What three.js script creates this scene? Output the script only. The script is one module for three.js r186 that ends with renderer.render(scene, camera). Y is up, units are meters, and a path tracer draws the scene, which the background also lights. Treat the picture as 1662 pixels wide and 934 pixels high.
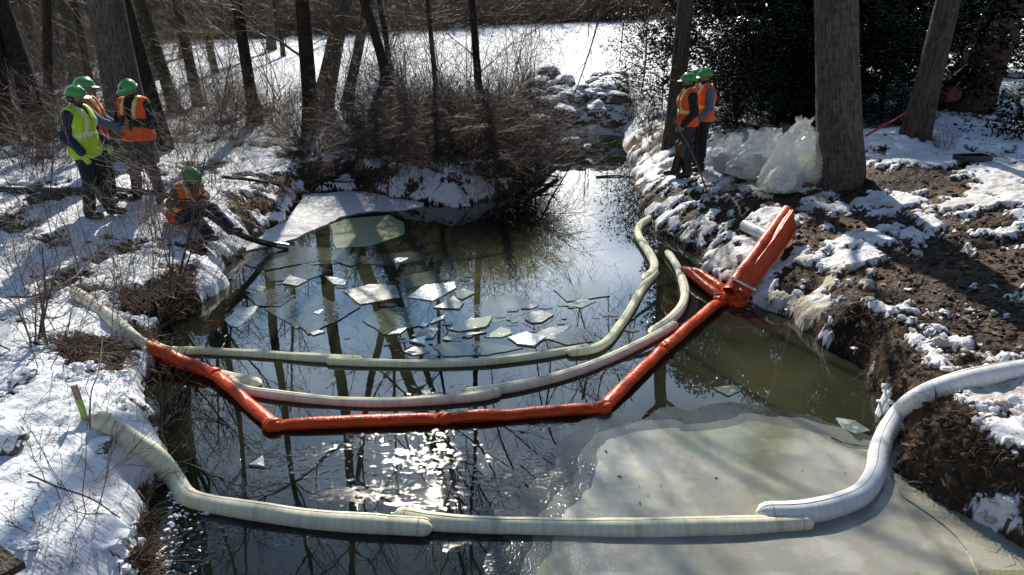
import * as THREE from 'three';
import { mergeGeometries } from 'three/addons/utils/BufferGeometryUtils.js';

// ---------- camera, sky, sun, exposure ----------
const scene = new THREE.Scene();
const F = 1230, PITCH = THREE.MathUtils.degToRad(20.5), CAMH = 3.5;
const camera = new THREE.PerspectiveCamera(2 * Math.atan(467 / F) * 180 / Math.PI, 1662 / 934, 0.1, 900);
camera.position.set(0, CAMH, 0); camera.rotation.x = -PITCH;
const renderer = new THREE.WebGLRenderer({ antialias: true });
renderer.setSize(1024, 575);
renderer.toneMapping = THREE.LinearToneMapping;
renderer.toneMappingExposure = 1.28;
renderer.shadowMap.enabled = true;
const SUN = new THREE.Vector3(-126, 742, -1036).normalize();
const sun = new THREE.DirectionalLight(new THREE.Color().setRGB(1, 0.925, 0.8), 5);
sun.position.copy(SUN).multiplyScalar(80).add(new THREE.Vector3(0, 0, -12));
sun.target.position.set(0, 0, -12); scene.add(sun, sun.target);
sun.castShadow = true; sun.shadow.radius = 1; sun.shadow.mapSize.set(4096, 4096);
Object.assign(sun.shadow.camera, { left: -45, right: 45, top: 45, bottom: -45, near: 1, far: 220 });

// ---------- random and noise ----------
function rngOf(s) { let a = s >>> 0; return () => { a = (a + 0x6D2B79F5) | 0; let t = Math.imul(a ^ (a >>> 15), 1 | a); t = (t + Math.imul(t ^ (t >>> 7), 61 | t)) ^ t; return ((t ^ (t >>> 14)) >>> 0) / 4294967296; }; }
const NT = new Float32Array(65536); { const r = rngOf(77); for (let i = 0; i < 65536; i++) NT[i] = r(); }
const fl = Math.floor;
function n2(x, y) {
  const xi = fl(x), yi = fl(y); let u = x - xi, v = y - yi; u = u * u * (3 - 2 * u); v = v * v * (3 - 2 * v);
  const x0 = xi & 255, x1 = (xi + 1) & 255, y0 = (yi & 255) << 8, y1 = ((yi + 1) & 255) << 8;
  const a = NT[y0 + x0], b = NT[y0 + x1], c = NT[y1 + x0], d = NT[y1 + x1];
  return a + (b - a) * u + (c - a + (a - b - c + d) * u) * v;
}
function fbm(x, y, o = 4) { let s = 0, a = 0.5, t = 0; for (let i = 0; i < o; i++) { s += a * n2(x, y); t += a; a *= 0.5; x = x * 2.03 + 17.3; y = y * 2.03 + 5.7; } return s / t; }
function n3(x, y, z) { const k = fl(z), f = z - k, w = f * f * (3 - 2 * f); const a = n2(x + k * 37.17, y + k * 11.3), b = n2(x + (k + 1) * 37.17, y + (k + 1) * 11.3); return a + (b - a) * w; }
function worley(x, y) {
  const xi = fl(x), yi = fl(y); let m = 9;
  for (let j = -1; j <= 1; j++) for (let i = -1; i <= 1; i++) {
    const h = (((yi + j) & 255) << 8) + ((xi + i) & 255), dx = xi + i + NT[h] - x, dy = yi + j + NT[h ^ 0x5a5a] - y, d = dx * dx + dy * dy; if (d < m) m = d;
  }
  return Math.sqrt(m);
}
const clamp = (x, a = 0, b = 1) => x < a ? a : x > b ? b : x;
const sst = (a, b, x) => { const t = clamp((x - a) / (b - a)); return t * t * (3 - 2 * t); };
const mix = (a, b, t) => a + (b - a) * t;
const V = (x, y, z) => new THREE.Vector3(x, y, z);

{ // sky: air and thin cloud, brightest round the sun and low down
  const w = 1024, h = 512, d = new Float32Array(w * h * 4);
  for (let j = 0; j < h; j++) for (let i = 0; i < w; i++) {
    const el = ((j + 0.5) / h - 0.5) * Math.PI, az = ((i + 0.5) / w - 0.5) * 2 * Math.PI;
    const x = Math.cos(el) * Math.cos(az), y = Math.sin(el), z = Math.cos(el) * Math.sin(az);
    const up = Math.max(y, 0), c = Math.max(-1, Math.min(1, x * SUN.x + y * SUN.y + z * SUN.z)), g = Math.acos(c);
    const hz = Math.exp(-up * 3.2), daz = Math.acos(clamp((x * SUN.x + z * SUN.z) / (Math.hypot(x, z) * Math.hypot(SUN.x, SUN.z) + 1e-9), -1, 1)), side = .04 + .96 * Math.exp(-((daz / .65) ** 2));
    const q = 1 / (up + 0.22), cl = sst(0.45, 0.72, fbm(x * q * 1.7 + 40, z * q * 1.7 + 40, 5)) * sst(0, 0.08, up);
    const lf = 6.4 * Math.exp(-2.9 * Math.max(up, .2)) * side * (.72 + .75 * cl), wh = clamp(sst(.38, .2, up) * .8 + .45 * cl), aur = .55 * Math.exp(-g * 6);
    let r = mix(.04, .16, hz) + lf * mix(.30, 1, wh) + aur, gr = mix(.08, .19, hz) + lf * mix(.62, .99, wh) + aur, b = mix(.17, .24, hz) + lf * mix(1.02, .96, wh) + aur * .95;
    const k = (j * w + i) * 4; const s = y < 0 ? 0.45 : 1;
    d[k] = r * s; d[k + 1] = gr * s; d[k + 2] = b * s; d[k + 3] = 1;
  }
  const t = new THREE.DataTexture(d, w, h, THREE.RGBAFormat, THREE.FloatType);
  t.mapping = THREE.EquirectangularReflectionMapping; t.magFilter = t.minFilter = THREE.LinearFilter; t.needsUpdate = true;
  scene.background = t; scene.environment = t; scene.backgroundIntensity = 1; scene.environmentIntensity = 1;
}

// ---------- photograph coordinates -> places in the world ----------
const SP = Math.sin(PITCH), CP = Math.cos(PITCH);
function rayDir(px, py) { const X = px - 831, Y = 467 - py; return V(X, Y * CP - F * SP, -F * CP - Y * SP); }
function W(px, py, h = 0) { const d = rayDir(px, py), t = (h - CAMH) / d.y; return V(d.x * t, h, d.z * t); }
function atZ(px, py, z) { const d = rayDir(px, py), t = z / d.z; return V(d.x * t, CAMH + d.y * t, z); }
function G(px, py, lift = 0) { const d = rayDir(px, py).normalize(); let t = 2, p; for (; t < 160; t += t < 25 ? 0.02 : 0.1) { p = V(d.x * t, CAMH + d.y * t, d.z * t); if (p.y < height(p.x, p.z)) break; } p.y = height(p.x, p.z) + lift; return p; }

// ---------- naming ----------
const used = {};
function numbered(n) { const k = used[n] = (used[n] ?? -1) + 1; return k ? `${n}_${String(k).padStart(3, '0')}` : n; }
function shad(o) { o.traverse(c => { if (c.isMesh) { c.castShadow = true; c.receiveShadow = true; } }); return o; }
function tag(o, label, category, group, kind) { o.userData = { label, category }; if (group) o.userData.group = group; if (kind) o.userData.kind = kind; return o; }
function thing(name, label, category, pos = V(0, 0, 0), turn = 0, group, kind) { const o = new THREE.Group(); o.name = numbered(name); o.position.copy(pos); o.rotation.y = turn; scene.add(o); return tag(o, label, category, group, kind); }
function part(name, geo, m, parent, label) { const o = new THREE.Mesh(geo, m); o.name = parent === scene ? numbered(name) : name; parent.add(o); o.castShadow = o.receiveShadow = true; if (label) o.userData.label = label; return o; }
function solo(name, geo, m, label, category, group, kind, pos) { const o = part(name, geo, m, scene); if (pos) o.position.copy(pos); return tag(o, label, category, group, kind); }
function struct(name, geo, m) { const o = part(name, geo, m, scene); o.userData = { kind: 'structure' }; return o; }
function copy(src, name, pos, turn = 0, scale = 1, label) { const c = src.clone(); c.name = numbered(name); c.userData = { ...src.userData }; if (label) c.userData.label = label; c.position.copy(pos); c.rotation.set(0, turn, 0); if (scale.isVector3) c.scale.copy(scale); else c.scale.setScalar(scale); scene.add(c); return c; }

// ---------- geometry helpers ----------
class MB {
  constructor() { this.p = []; this.n = []; this.u = []; this.c = []; this.i = []; this.useC = false; }
  get count() { return this.p.length / 3; }
  tube(pts, rad, sides = 6, cap = true, vScale = 1) { // pts: Vector3[], rad: number or array
    const N = pts.length, base = this.count, R = k => Array.isArray(rad) ? rad[k] : rad;
    let t = V(0, 0, 0).subVectors(pts[1], pts[0]).normalize();
    let nx = Math.abs(t.y) < 0.9 ? V(0, 1, 0) : V(1, 0, 0); nx.addScaledVector(t, -nx.dot(t)).normalize();
    let len = 0; const b = V(0, 0, 0);
    for (let k = 0; k < N; k++) {
      if (k) len += pts[k].distanceTo(pts[k - 1]);
      t.subVectors(pts[Math.min(k + 1, N - 1)], pts[Math.max(k - 1, 0)]).normalize();
      nx.addScaledVector(t, -nx.dot(t)).normalize(); b.crossVectors(t, nx);
      const r = R(k);
      for (let s = 0; s <= sides; s++) {
        const a = s / sides * Math.PI * 2, ca = Math.cos(a), sa = Math.sin(a), x = nx.x * ca + b.x * sa, y = nx.y * ca + b.y * sa, z = nx.z * ca + b.z * sa;
        this.p.push(pts[k].x + x * r, pts[k].y + y * r, pts[k].z + z * r); this.n.push(x, y, z); this.u.push(s / sides * Math.PI * 2 * R(0) * vScale, len * vScale);
      }
    }
    const q = sides + 1;
    for (let k = 0; k < N - 1; k++) for (let s = 0; s < sides; s++) { const a = base + k * q + s, c = a + q; this.i.push(a, a + 1, c, a + 1, c + 1, c); }
    if (cap) for (const e of [0, N - 1]) {
      const c = this.count, sg = e ? 1 : -1; t.subVectors(pts[e ? N - 1 : 1], pts[e ? N - 2 : 0]).normalize();
      this.p.push(pts[e].x, pts[e].y, pts[e].z); this.n.push(t.x * sg, t.y * sg, t.z * sg); this.u.push(0, 0);
      for (let s = 0; s <= sides; s++) { const j = (base + e * q + s); this.p.push(this.p[j * 3], this.p[j * 3 + 1], this.p[j * 3 + 2]); this.n.push(t.x * sg, t.y * sg, t.z * sg); this.u.push(this.u[j * 2], this.u[j * 2 + 1]); }
      for (let s = 0; s < sides; s++) e ? this.i.push(c, c + 1 + s, c + 2 + s) : this.i.push(c, c + 2 + s, c + 1 + s);
    }
    return this;
  }
  twig(pts, r0, r1) { // cheap three-sided twig
    const N = pts.length, base = this.count; const t = V(0, 0, 0), nx = V(0.3, 0.2, 0.9), b = V(0, 0, 0);
    for (let k = 0; k < N; k++) {
      t.subVectors(pts[Math.min(k + 1, N - 1)], pts[Math.max(k - 1, 0)]).normalize(); nx.addScaledVector(t, -nx.dot(t)); if (nx.lengthSq() < 1e-4) nx.set(0.9, 0.1, -0.2); nx.normalize(); b.crossVectors(t, nx);
      const r = mix(r0, r1, k / (N - 1));
      for (let s = 0; s < 3; s++) { const a = s * 2.0944, ca = Math.cos(a), sa = Math.sin(a), x = nx.x * ca + b.x * sa, y = nx.y * ca + b.y * sa, z = nx.z * ca + b.z * sa; this.p.push(pts[k].x + x * r, pts[k].y + y * r, pts[k].z + z * r); this.n.push(x, y, z); this.u.push(s * 0.02, k * 0.1); }
    }
    for (let k = 0; k < N - 1; k++) for (let s = 0; s < 3; s++) { const a = base + k * 3 + s, a2 = base + k * 3 + (s + 1) % 3; this.i.push(a, a2, a + 3, a2, a2 + 3, a + 3); }
    return this;
  }
  grid(rows) { // rows of Vector3: a sheet; smooth normals computed at build
    const base = this.count, m = rows[0].length;
    rows.forEach((r, j) => r.forEach((q, k) => { this.p.push(q.x, q.y, q.z); this.n.push(0, 1, 0); this.u.push(q.u ?? k / m, q.v ?? j / rows.length); }));
    for (let j = 0; j < rows.length - 1; j++) for (let k = 0; k < m - 1; k++) { const a = base + j * m + k, c = a + m; this.i.push(a, c, a + 1, a + 1, c, c + 1); }
    this.re = true; return this;
  }
  geo(flat) {
    const g = new THREE.BufferGeometry();
    g.setAttribute('position', new THREE.Float32BufferAttribute(this.p, 3)); g.setAttribute('normal', new THREE.Float32BufferAttribute(this.n, 3)); g.setAttribute('uv', new THREE.Float32BufferAttribute(this.u, 2));
    if (this.useC) g.setAttribute('color', new THREE.Float32BufferAttribute(this.c, 3));
    g.setIndex(this.i); if (this.re || flat) g.computeVertexNormals(); return g;
  }
}
function spline(pts, n, closed) { return new THREE.CatmullRomCurve3(pts, !!closed, 'centripetal').getSpacedPoints(n); }
// thin-crust mesher: surface of f < 0 inside a box
function nets(f, lo, hi, cell, colorAt) {
  const nx = Math.ceil((hi.x - lo.x) / cell) + 2, ny = Math.ceil((hi.y - lo.y) / cell) + 2, nz = Math.ceil((hi.z - lo.z) / cell) + 2, D = new Float32Array(nx * ny * nz);
  let q = 0; for (let k = 0; k < nz; k++) for (let j = 0; j < ny; j++) for (let i = 0; i < nx; i++) D[q++] = f(lo.x + i * cell, lo.y + j * cell, lo.z + k * cell);
  const id = new Int32Array(nx * ny * nz).fill(-1), P = [], I = [], sx = 1, sy = nx, sz = nx * ny, off = [0, sx, sy, sx + sy, sz, sz + sx, sz + sy, sz + sx + sy], E = [[0, 1], [2, 3], [4, 5], [6, 7], [0, 2], [1, 3], [4, 6], [5, 7], [0, 4], [1, 5], [2, 6], [3, 7]];
  for (let k = 0; k < nz - 1; k++) for (let j = 0; j < ny - 1; j++) for (let i = 0; i < nx - 1; i++) {
    const b = i + j * sy + k * sz; let m = 0; for (let c = 0; c < 8; c++) if (D[b + off[c]] < 0) m |= 1 << c; if (m === 0 || m === 255) continue;
    let x = 0, y = 0, z = 0, n = 0;
    for (const [a, c] of E) { const da = D[b + off[a]], dc = D[b + off[c]]; if ((da < 0) === (dc < 0)) continue; const t = da / (da - dc); x += mix(a & 1, c & 1, t); y += mix((a >> 1) & 1, (c >> 1) & 1, t); z += mix(a >> 2, c >> 2, t); n++; }
    id[b] = P.length / 3; P.push(lo.x + (i + x / n) * cell, lo.y + (j + y / n) * cell, lo.z + (k + z / n) * cell);
  }
  const quad = (a, b, c, d, fl_) => { if (a < 0 || b < 0 || c < 0 || d < 0) return; fl_ ? I.push(a, b, c, a, c, d) : I.push(a, c, b, a, d, c); };
  for (let k = 1; k < nz - 1; k++) for (let j = 1; j < ny - 1; j++) for (let i = 1; i < nx - 1; i++) {
    const b = i + j * sy + k * sz, s = D[b] < 0;
    if (s !== (D[b + sx] < 0)) quad(id[b - sy - sz], id[b - sz], id[b], id[b - sy], s);
    if (s !== (D[b + sy] < 0)) quad(id[b - sx - sz], id[b - sx], id[b], id[b - sz], s);
    if (s !== (D[b + sz] < 0)) quad(id[b - sx - sy], id[b - sy], id[b], id[b - sx], s);
  }
  const N = new Float32Array(P.length), e = cell * 0.6, C = colorAt ? [] : null;
  for (let v = 0; v < P.length; v += 3) { const x = P[v], y = P[v + 1], z = P[v + 2]; let a = f(x + e, y, z) - f(x - e, y, z), b = f(x, y + e, z) - f(x, y - e, z), c = f(x, y, z + e) - f(x, y, z - e); const l = Math.hypot(a, b, c) || 1; N[v] = a / l; N[v + 1] = b / l; N[v + 2] = c / l; if (C) C.push(...colorAt(x, y, z)); }
  const g = new THREE.BufferGeometry(); g.setAttribute('position', new THREE.Float32BufferAttribute(P, 3)); g.setAttribute('normal', new THREE.BufferAttribute(N, 3)); g.setAttribute('uv', new THREE.Float32BufferAttribute(P.flatMap((_, k) => k % 3 === 0 ? [P[k] + P[k + 2], P[k + 1]] : []), 2));
  if (C) g.setAttribute('color', new THREE.Float32BufferAttribute(C, 3)); g.setIndex(I); return g;
}
// ---------- materials ----------
function tex(w, h, f, srgb, rx = 1, ry = 1) { // f(i,j) -> [r,g,b] 0..1 (sRGB values when srgb) or a number
  const d = new Uint8Array(w * h * 4);
  for (let j = 0; j < h; j++) for (let i = 0; i < w; i++) { const v = f(i, j), k = (j * w + i) * 4; if (typeof v === 'number') { d[k] = d[k + 1] = d[k + 2] = clamp(v) * 255; } else { d[k] = clamp(v[0]) * 255; d[k + 1] = clamp(v[1]) * 255; d[k + 2] = clamp(v[2]) * 255; } d[k + 3] = 255; }
  const t = new THREE.DataTexture(d, w, h); t.wrapS = t.wrapT = THREE.RepeatWrapping; t.magFilter = THREE.LinearFilter; t.minFilter = THREE.LinearMipmapLinearFilter; t.generateMipmaps = true; if (srgb) t.colorSpace = THREE.SRGBColorSpace; t.repeat.set(rx, ry); t.needsUpdate = true; return t;
}
const lin2s = c => c <= 0.0031308 ? 12.92 * c : 1.055 * Math.pow(c, 1 / 2.4) - 0.055;
const L = (r, g, b) => new THREE.Color().setRGB(r, g, b);
function M(c, rough = 0.8, o = {}) { return new THREE.MeshPhysicalMaterial({ color: L(...c), roughness: rough, side: THREE.DoubleSide, ...o }); }
// ---------- shoreline ----------
const leftShore = [[240, 934], [246, 885], [268, 850], [262, 800], [285, 770], [300, 745], [262, 690], [228, 640], [232, 605], [238, 580], [246, 556], [290, 525], [330, 500], [376, 468], [366, 444], [392, 412], [425, 385], [465, 352], [500, 318], [560, 313], [640, 326], [740, 336], [800, 322], [850, 310], [893, 276], [886, 240], [880, 222]];
const rightShore = [[1006, 216], [1022, 262], [1027, 300], [1036, 345], [1058, 378], [1112, 412], [1142, 442], [1170, 466], [1222, 492], [1262, 512], [1330, 562], [1402, 616], [1425, 670], [1438, 704], [1442, 765], [1485, 802], [1590, 850], [1680, 905]];
const SH = [V(-2.2, 0, 6), V(-2.3, 0, -1.5)].concat(leftShore.map(p => W(...p)), rightShore.map(p => W(...p)), [V(5.0, 0, -1.5), V(5.2, 0, 6)]).map(p => [p.x, p.z]);
function sdf(x, z) {
  let m = 1e9, inside = false;
  for (let i = 0, n = SH.length, j = n - 1; i < n; j = i++) {
    const ax = SH[j][0], az = SH[j][1], bx = SH[i][0], bz = SH[i][1], ex = bx - ax, ez = bz - az, px = x - ax, pz = z - az;
    const t = clamp((px * ex + pz * ez) / (ex * ex + ez * ez)), dx = px - ex * t, dz = pz - ez * t, d = dx * dx + dz * dz; if (d < m) m = d;
    if ((az > z) !== (bz > z) && x < ax + (z - az) / (bz - az) * ex) inside = !inside;
  }
  m = Math.sqrt(m); return inside ? -m : m;
}
const TOPS = [[-2.7, -3.3, .62], [-3.4, -4.3, .6], [-4.3, -5.6, .55], [-4.6, -8, .42], [-5.8, -10.4, .62], [-4.2, -10, .4], [-5.6, -11.3, .65], [-4, -14, .45], [-2, -15.5, .5], [0, -18, .6], [-10, -17, .8], [-8, -20, .8], [-12, -10, .8], [-6, -6, .65], [-8, -4, .8], [-4, 2, .8],
  [3, -13, .55], [2.9, -15, .5], [5.5, -13, .72], [3.8, -10, .58], [4.2, -7, .52], [4.6, -5, .6], [6, -6, .85], [8, -9, 1], [8.5, -12.5, 1.08], [9, -17, 1.1], [6.2, -12.3, 1.12], [7.1, -13.8, 1.3], [6, -17, .85], [3.5, -20, .7], [7, -3, 1], [7, 2, 1],
  [-3, -24, .95], [2.2, -25.5, 1.15], [3, -28, 1.2], [-20, -30, 1.1], [0, -50, 1.3], [20, -50, 1.8], [-30, -60, 1.3], [-15, -42, 1.1], [0, -85, 1.7], [30, -85, 2.3], [12, -25, 1.25], [40, -20, 2], [-40, -20, 1.4], [-40, 0, 1.2], [40, 0, 1.6], [0, 20, 1.0]];
function topH(x, z) { let a = 0, b = 0; for (const [cx, cz, h] of TOPS) { const dx = x - cx, dz = z - cz, w = 1 / Math.pow(dx * dx + dz * dz + 0.4, 1.5); a += w * h; b += w; } let h = a / b; const far = -z - 88; if (far > 0) h += far * 0.075; return h; }
const BL = [ // [px, py, radius m, change of snow cover, dirt]
  [1430, 335, .7, -.45, 0], [1520, 350, .8, -.6, 0], [1560, 440, .9, -.55, 0], [1640, 460, .9, -.5, 0], [1620, 540, .8, -.5, 0], [1530, 500, .6, -.3, 0], [1480, 420, .5, -.2, .2],
  [1625, 365, .6, 1.1, 0], [1650, 335, .5, .7, 0], [1600, 240, 1.6, .8, 0], [1430, 260, .8, .6, 0], [1530, 230, 1.2, .5, 0], [1490, 295, .5, .25, 0],
  [1250, 335, .9, -.08, 1], [1300, 440, .8, .06, .7], [1400, 470, .7, .05, .6], [1210, 320, .6, -.05, .7], [1180, 385, .55, .25, .3], [1090, 310, .5, .35, .25], [1110, 370, .4, .25, .3],
  [1280, 480, .35, .3, 0], [1350, 520, .35, .35, .1], [1420, 570, .3, .4, .1], [1500, 610, .45, .1, .7], [1560, 610, .5, -.25, .3], [1450, 600, .35, -.3, .2], [1540, 670, .3, -.2, .1], [1450, 640, .3, -.6, 0], [1480, 730, .3, -.8, 0], [1520, 700, .3, -.5, 0], [1600, 720, .4, .4, 0], [1640, 660, .35, .4, 0], [1590, 790, .28, .2, 0], [1640, 800, .3, -.7, 0], [1570, 655, .2, .2, 0], [1400, 660, .35, -.7, 0],
  [60, 720, .9, .4, 0], [120, 860, .6, .4, 0], [235, 760, .22, -.7, 0], [255, 810, .2, -.6, 0], [190, 560, .35, -.3, 0], [110, 560, .4, -.28, 0], [60, 520, .5, -.2, 0], [250, 470, .32, -.4, 0], [300, 440, .3, -.2, 0], [205, 395, .3, -.4, 0], [240, 610, .2, -.4, 0], [150, 470, .3, -.25, 0], [90, 330, .4, -.3, 0], [230, 310, .25, -.35, 0],
  [180, 350, .8, .5, 0], [330, 400, .5, .35, 0], [460, 300, .5, .1, 0], [520, 250, .6, -.3, 0], [600, 230, .6, -.35, 0], [740, 220, 1, -.3, 0], [860, 240, .8, -.2, 0], [700, 290, .8, .4, 0], [800, 290, .5, .4, 0], [440, 240, 1, -.15, 0], [320, 215, 1.2, -.15, 0], [100, 210, 1.5, -.1, 0],
].map(([px, py, r, a, d]) => { const p = W(px, py, py > 300 ? .58 : .8); return [p.x, p.z, r, a, d]; });
function midX(z) { return z > -5 ? 0.4 : z > -13 ? -0.3 : z > -23 ? 1.7 : 2; }
function cover(x, z) { // [bias of snow, dirt in the snow]
  let s = z < -21 && !(x > 5 && z > -30) ? .62 : x < midX(z) ? .3 : .2, d = x > midX(z) && z > -13 ? .5 : .06;
  for (const [cx, cz, r, a, k] of BL) { const q = ((x - cx) ** 2 + (z - cz) ** 2) / (r * r); if (q < 6) { const w = Math.exp(-q); s += a * w; d += k * w; } }
  return [s, d];
}
function landform(x, z) { // [bare height, wobbled shore distance, bank steepness place 0..1]
  const d = sdf(x, z), near = clamp(1 - Math.max(d, 0) / 6);
  const d2 = d + (fbm(x * 1.1 + 3, z * 1.1, 3) - .5) * .5 * sst(-1, .2, d) * near + (n2(x * 4.1, z * 4.1) - .5) * .12 * near - .03;
  const gentle = x > 1.5 ? sst(-13.5, -12, z) * sst(-7.6, -8.8, z) * .9 + sst(-13, -15, z) * .7 : 0, w = .28 + .65 * n2(x * .55 + 9, z * .55 + 31) + gentle;
  if (d2 < 0) return [-.03 - .4 * sst(0, .6, -d2), d2, 0];
  const e = clamp(d2 / w), rise = 1 - Math.pow(1 - e, 2.2);
  let h = topH(x, z) * mix(rise, 1, .0) * (.86 + .14 * sst(0, 2.5, d2));
  h += (fbm(x * .45 + 50, z * .45 + 9, 3) - .5) * .22 * sst(.3, 1.5, d2);
  return [h + .012, d2, e];
}
function micro(x, z, d2, e) { // [snow 0..1 before edge detail, lump height]
  const [s, dirt] = cover(x, z);
  const n = fbm(x * 1.7 + 11, z * 1.7 + 71, 4), nf = fbm(x * 5.3 + 90, z * 5.3 + 14, 3), k = .5 + (n - .5) * 1.4 + (nf - .5) * (x > midX(z) ? 1.35 : .5) + s * .9 - (e > .02 && e < .95 ? (x > 1.5 && z < -7.6 ? .2 : x > 1.5 ? .85 : .25) * Math.sin(e / .95 * Math.PI) : 0) - (e <= .02 ? .5 : 0) - .05;
  return [k, dirt];
}
function height(x, z) {
  const [h, d2, e] = landform(x, z); if (d2 < 0) return h;
  const [k] = micro(x, z, d2, e), s = sst(.42, .62, k + (n2(x * 7, z * 7) - .5) * .36), fade = mix(1, .25, sst(-20, -34, z));
  const wl = worley(x * 5.2 + 3, z * 5.2), wl2 = worley(x * 10.3, z * 10.3 + 8), rough = sst(.3, .7, n2(x * .8 + 5, z * .8 + 2)) * .7 + .3;
  return h + fade * (s * (.055 + .036 * rough * (.7 - wl) * 1.4 + .036 * rough * (.6 - wl2) + .02 * (n2(x * 19, z * 19) - .5) + .05 * (fbm(x * 2.6, z * 2.6, 3) - .5)) + (1 - s) * (.06 * (fbm(x * 3.1, z * 3.1, 3) - .5) + .045 * (fbm(x * 11 + 4, z * 11, 3) - .5)));
}
// ---------- ground sheet: one grid, fine near the pool ----------
const NX0 = -7.6, NX1 = 8.6, NZ0 = -15.2, NZ1 = -2.4;
function axis(a, b, step, grow, lo, hi) { const v = []; for (let t = a; t <= b + 1e-6; t += step) v.push(t); let s = step, t = v[v.length - 1]; while (t < hi) { s *= grow; t += s; v.push(t); } s = step; t = v[0]; const f = []; while (t > lo) { s *= grow; t -= s; f.push(t); } return f.reverse().concat(v); }
const xs = axis(NX0, NX1, .034, 1.045, -170, 170), zs = axis(NZ0, NZ1, .034, 1.03, -330, 25);
const SNOW = [.86, .88, .91];
function soilColor(x, z, o) { const wet = sst(.4, .62, fbm(x * .9 + 3, z * .9 + 8, 3)), a = fbm(x * 3 + 7, z * 3, 3), b = n2(x * 38 + o, z * 38), c = n2(x * 90, z * 90 + o); const t = sst(.55, .8, b * .6 + a * .5), u = sst(.72, .86, c * .7 + n2(x * 20, z * 20) * .35); const w = mix(.55, 1.5, wet); return [mix(mix(.036, .088, t) * w, .27, u), mix(mix(.022, .052, t) * w, .165, u), mix(mix(.013, .028, t) * w, .085, u)]; }
const XN = xs.length, ZN = zs.length, KK = new Float32Array(XN * ZN), DD = new Float32Array(XN * ZN), GP = new Float32Array(XN * ZN * 3), GC = new Float32Array(XN * ZN * 3), GU = new Float32Array(XN * ZN * 2);
for (let j = 0; j < ZN; j++) for (let i = 0; i < XN; i++) {
  const x = xs[i], z = zs[j], q = j * XN + i, [, d2, e] = landform(x, z), [k, dirt] = micro(x, z, d2, e); KK[q] = k; DD[q] = dirt;
  GP.set([x, height(x, z), z], q * 3); GU.set([(x - NX0) / (NX1 - NX0), (z - NZ0) / (NZ1 - NZ0)], q * 2);
  const s = sst(.44, .56, k + (n2(x * 6, z * 6) - .5) * .3 + (z < -90 ? -.16 : 0)), so = soilColor(x, z, 0); for (let c = 0; c < 3; c++) GC[q * 3 + c] = mix(so[c] * 1.1, SNOW[c], s);
}
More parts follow.
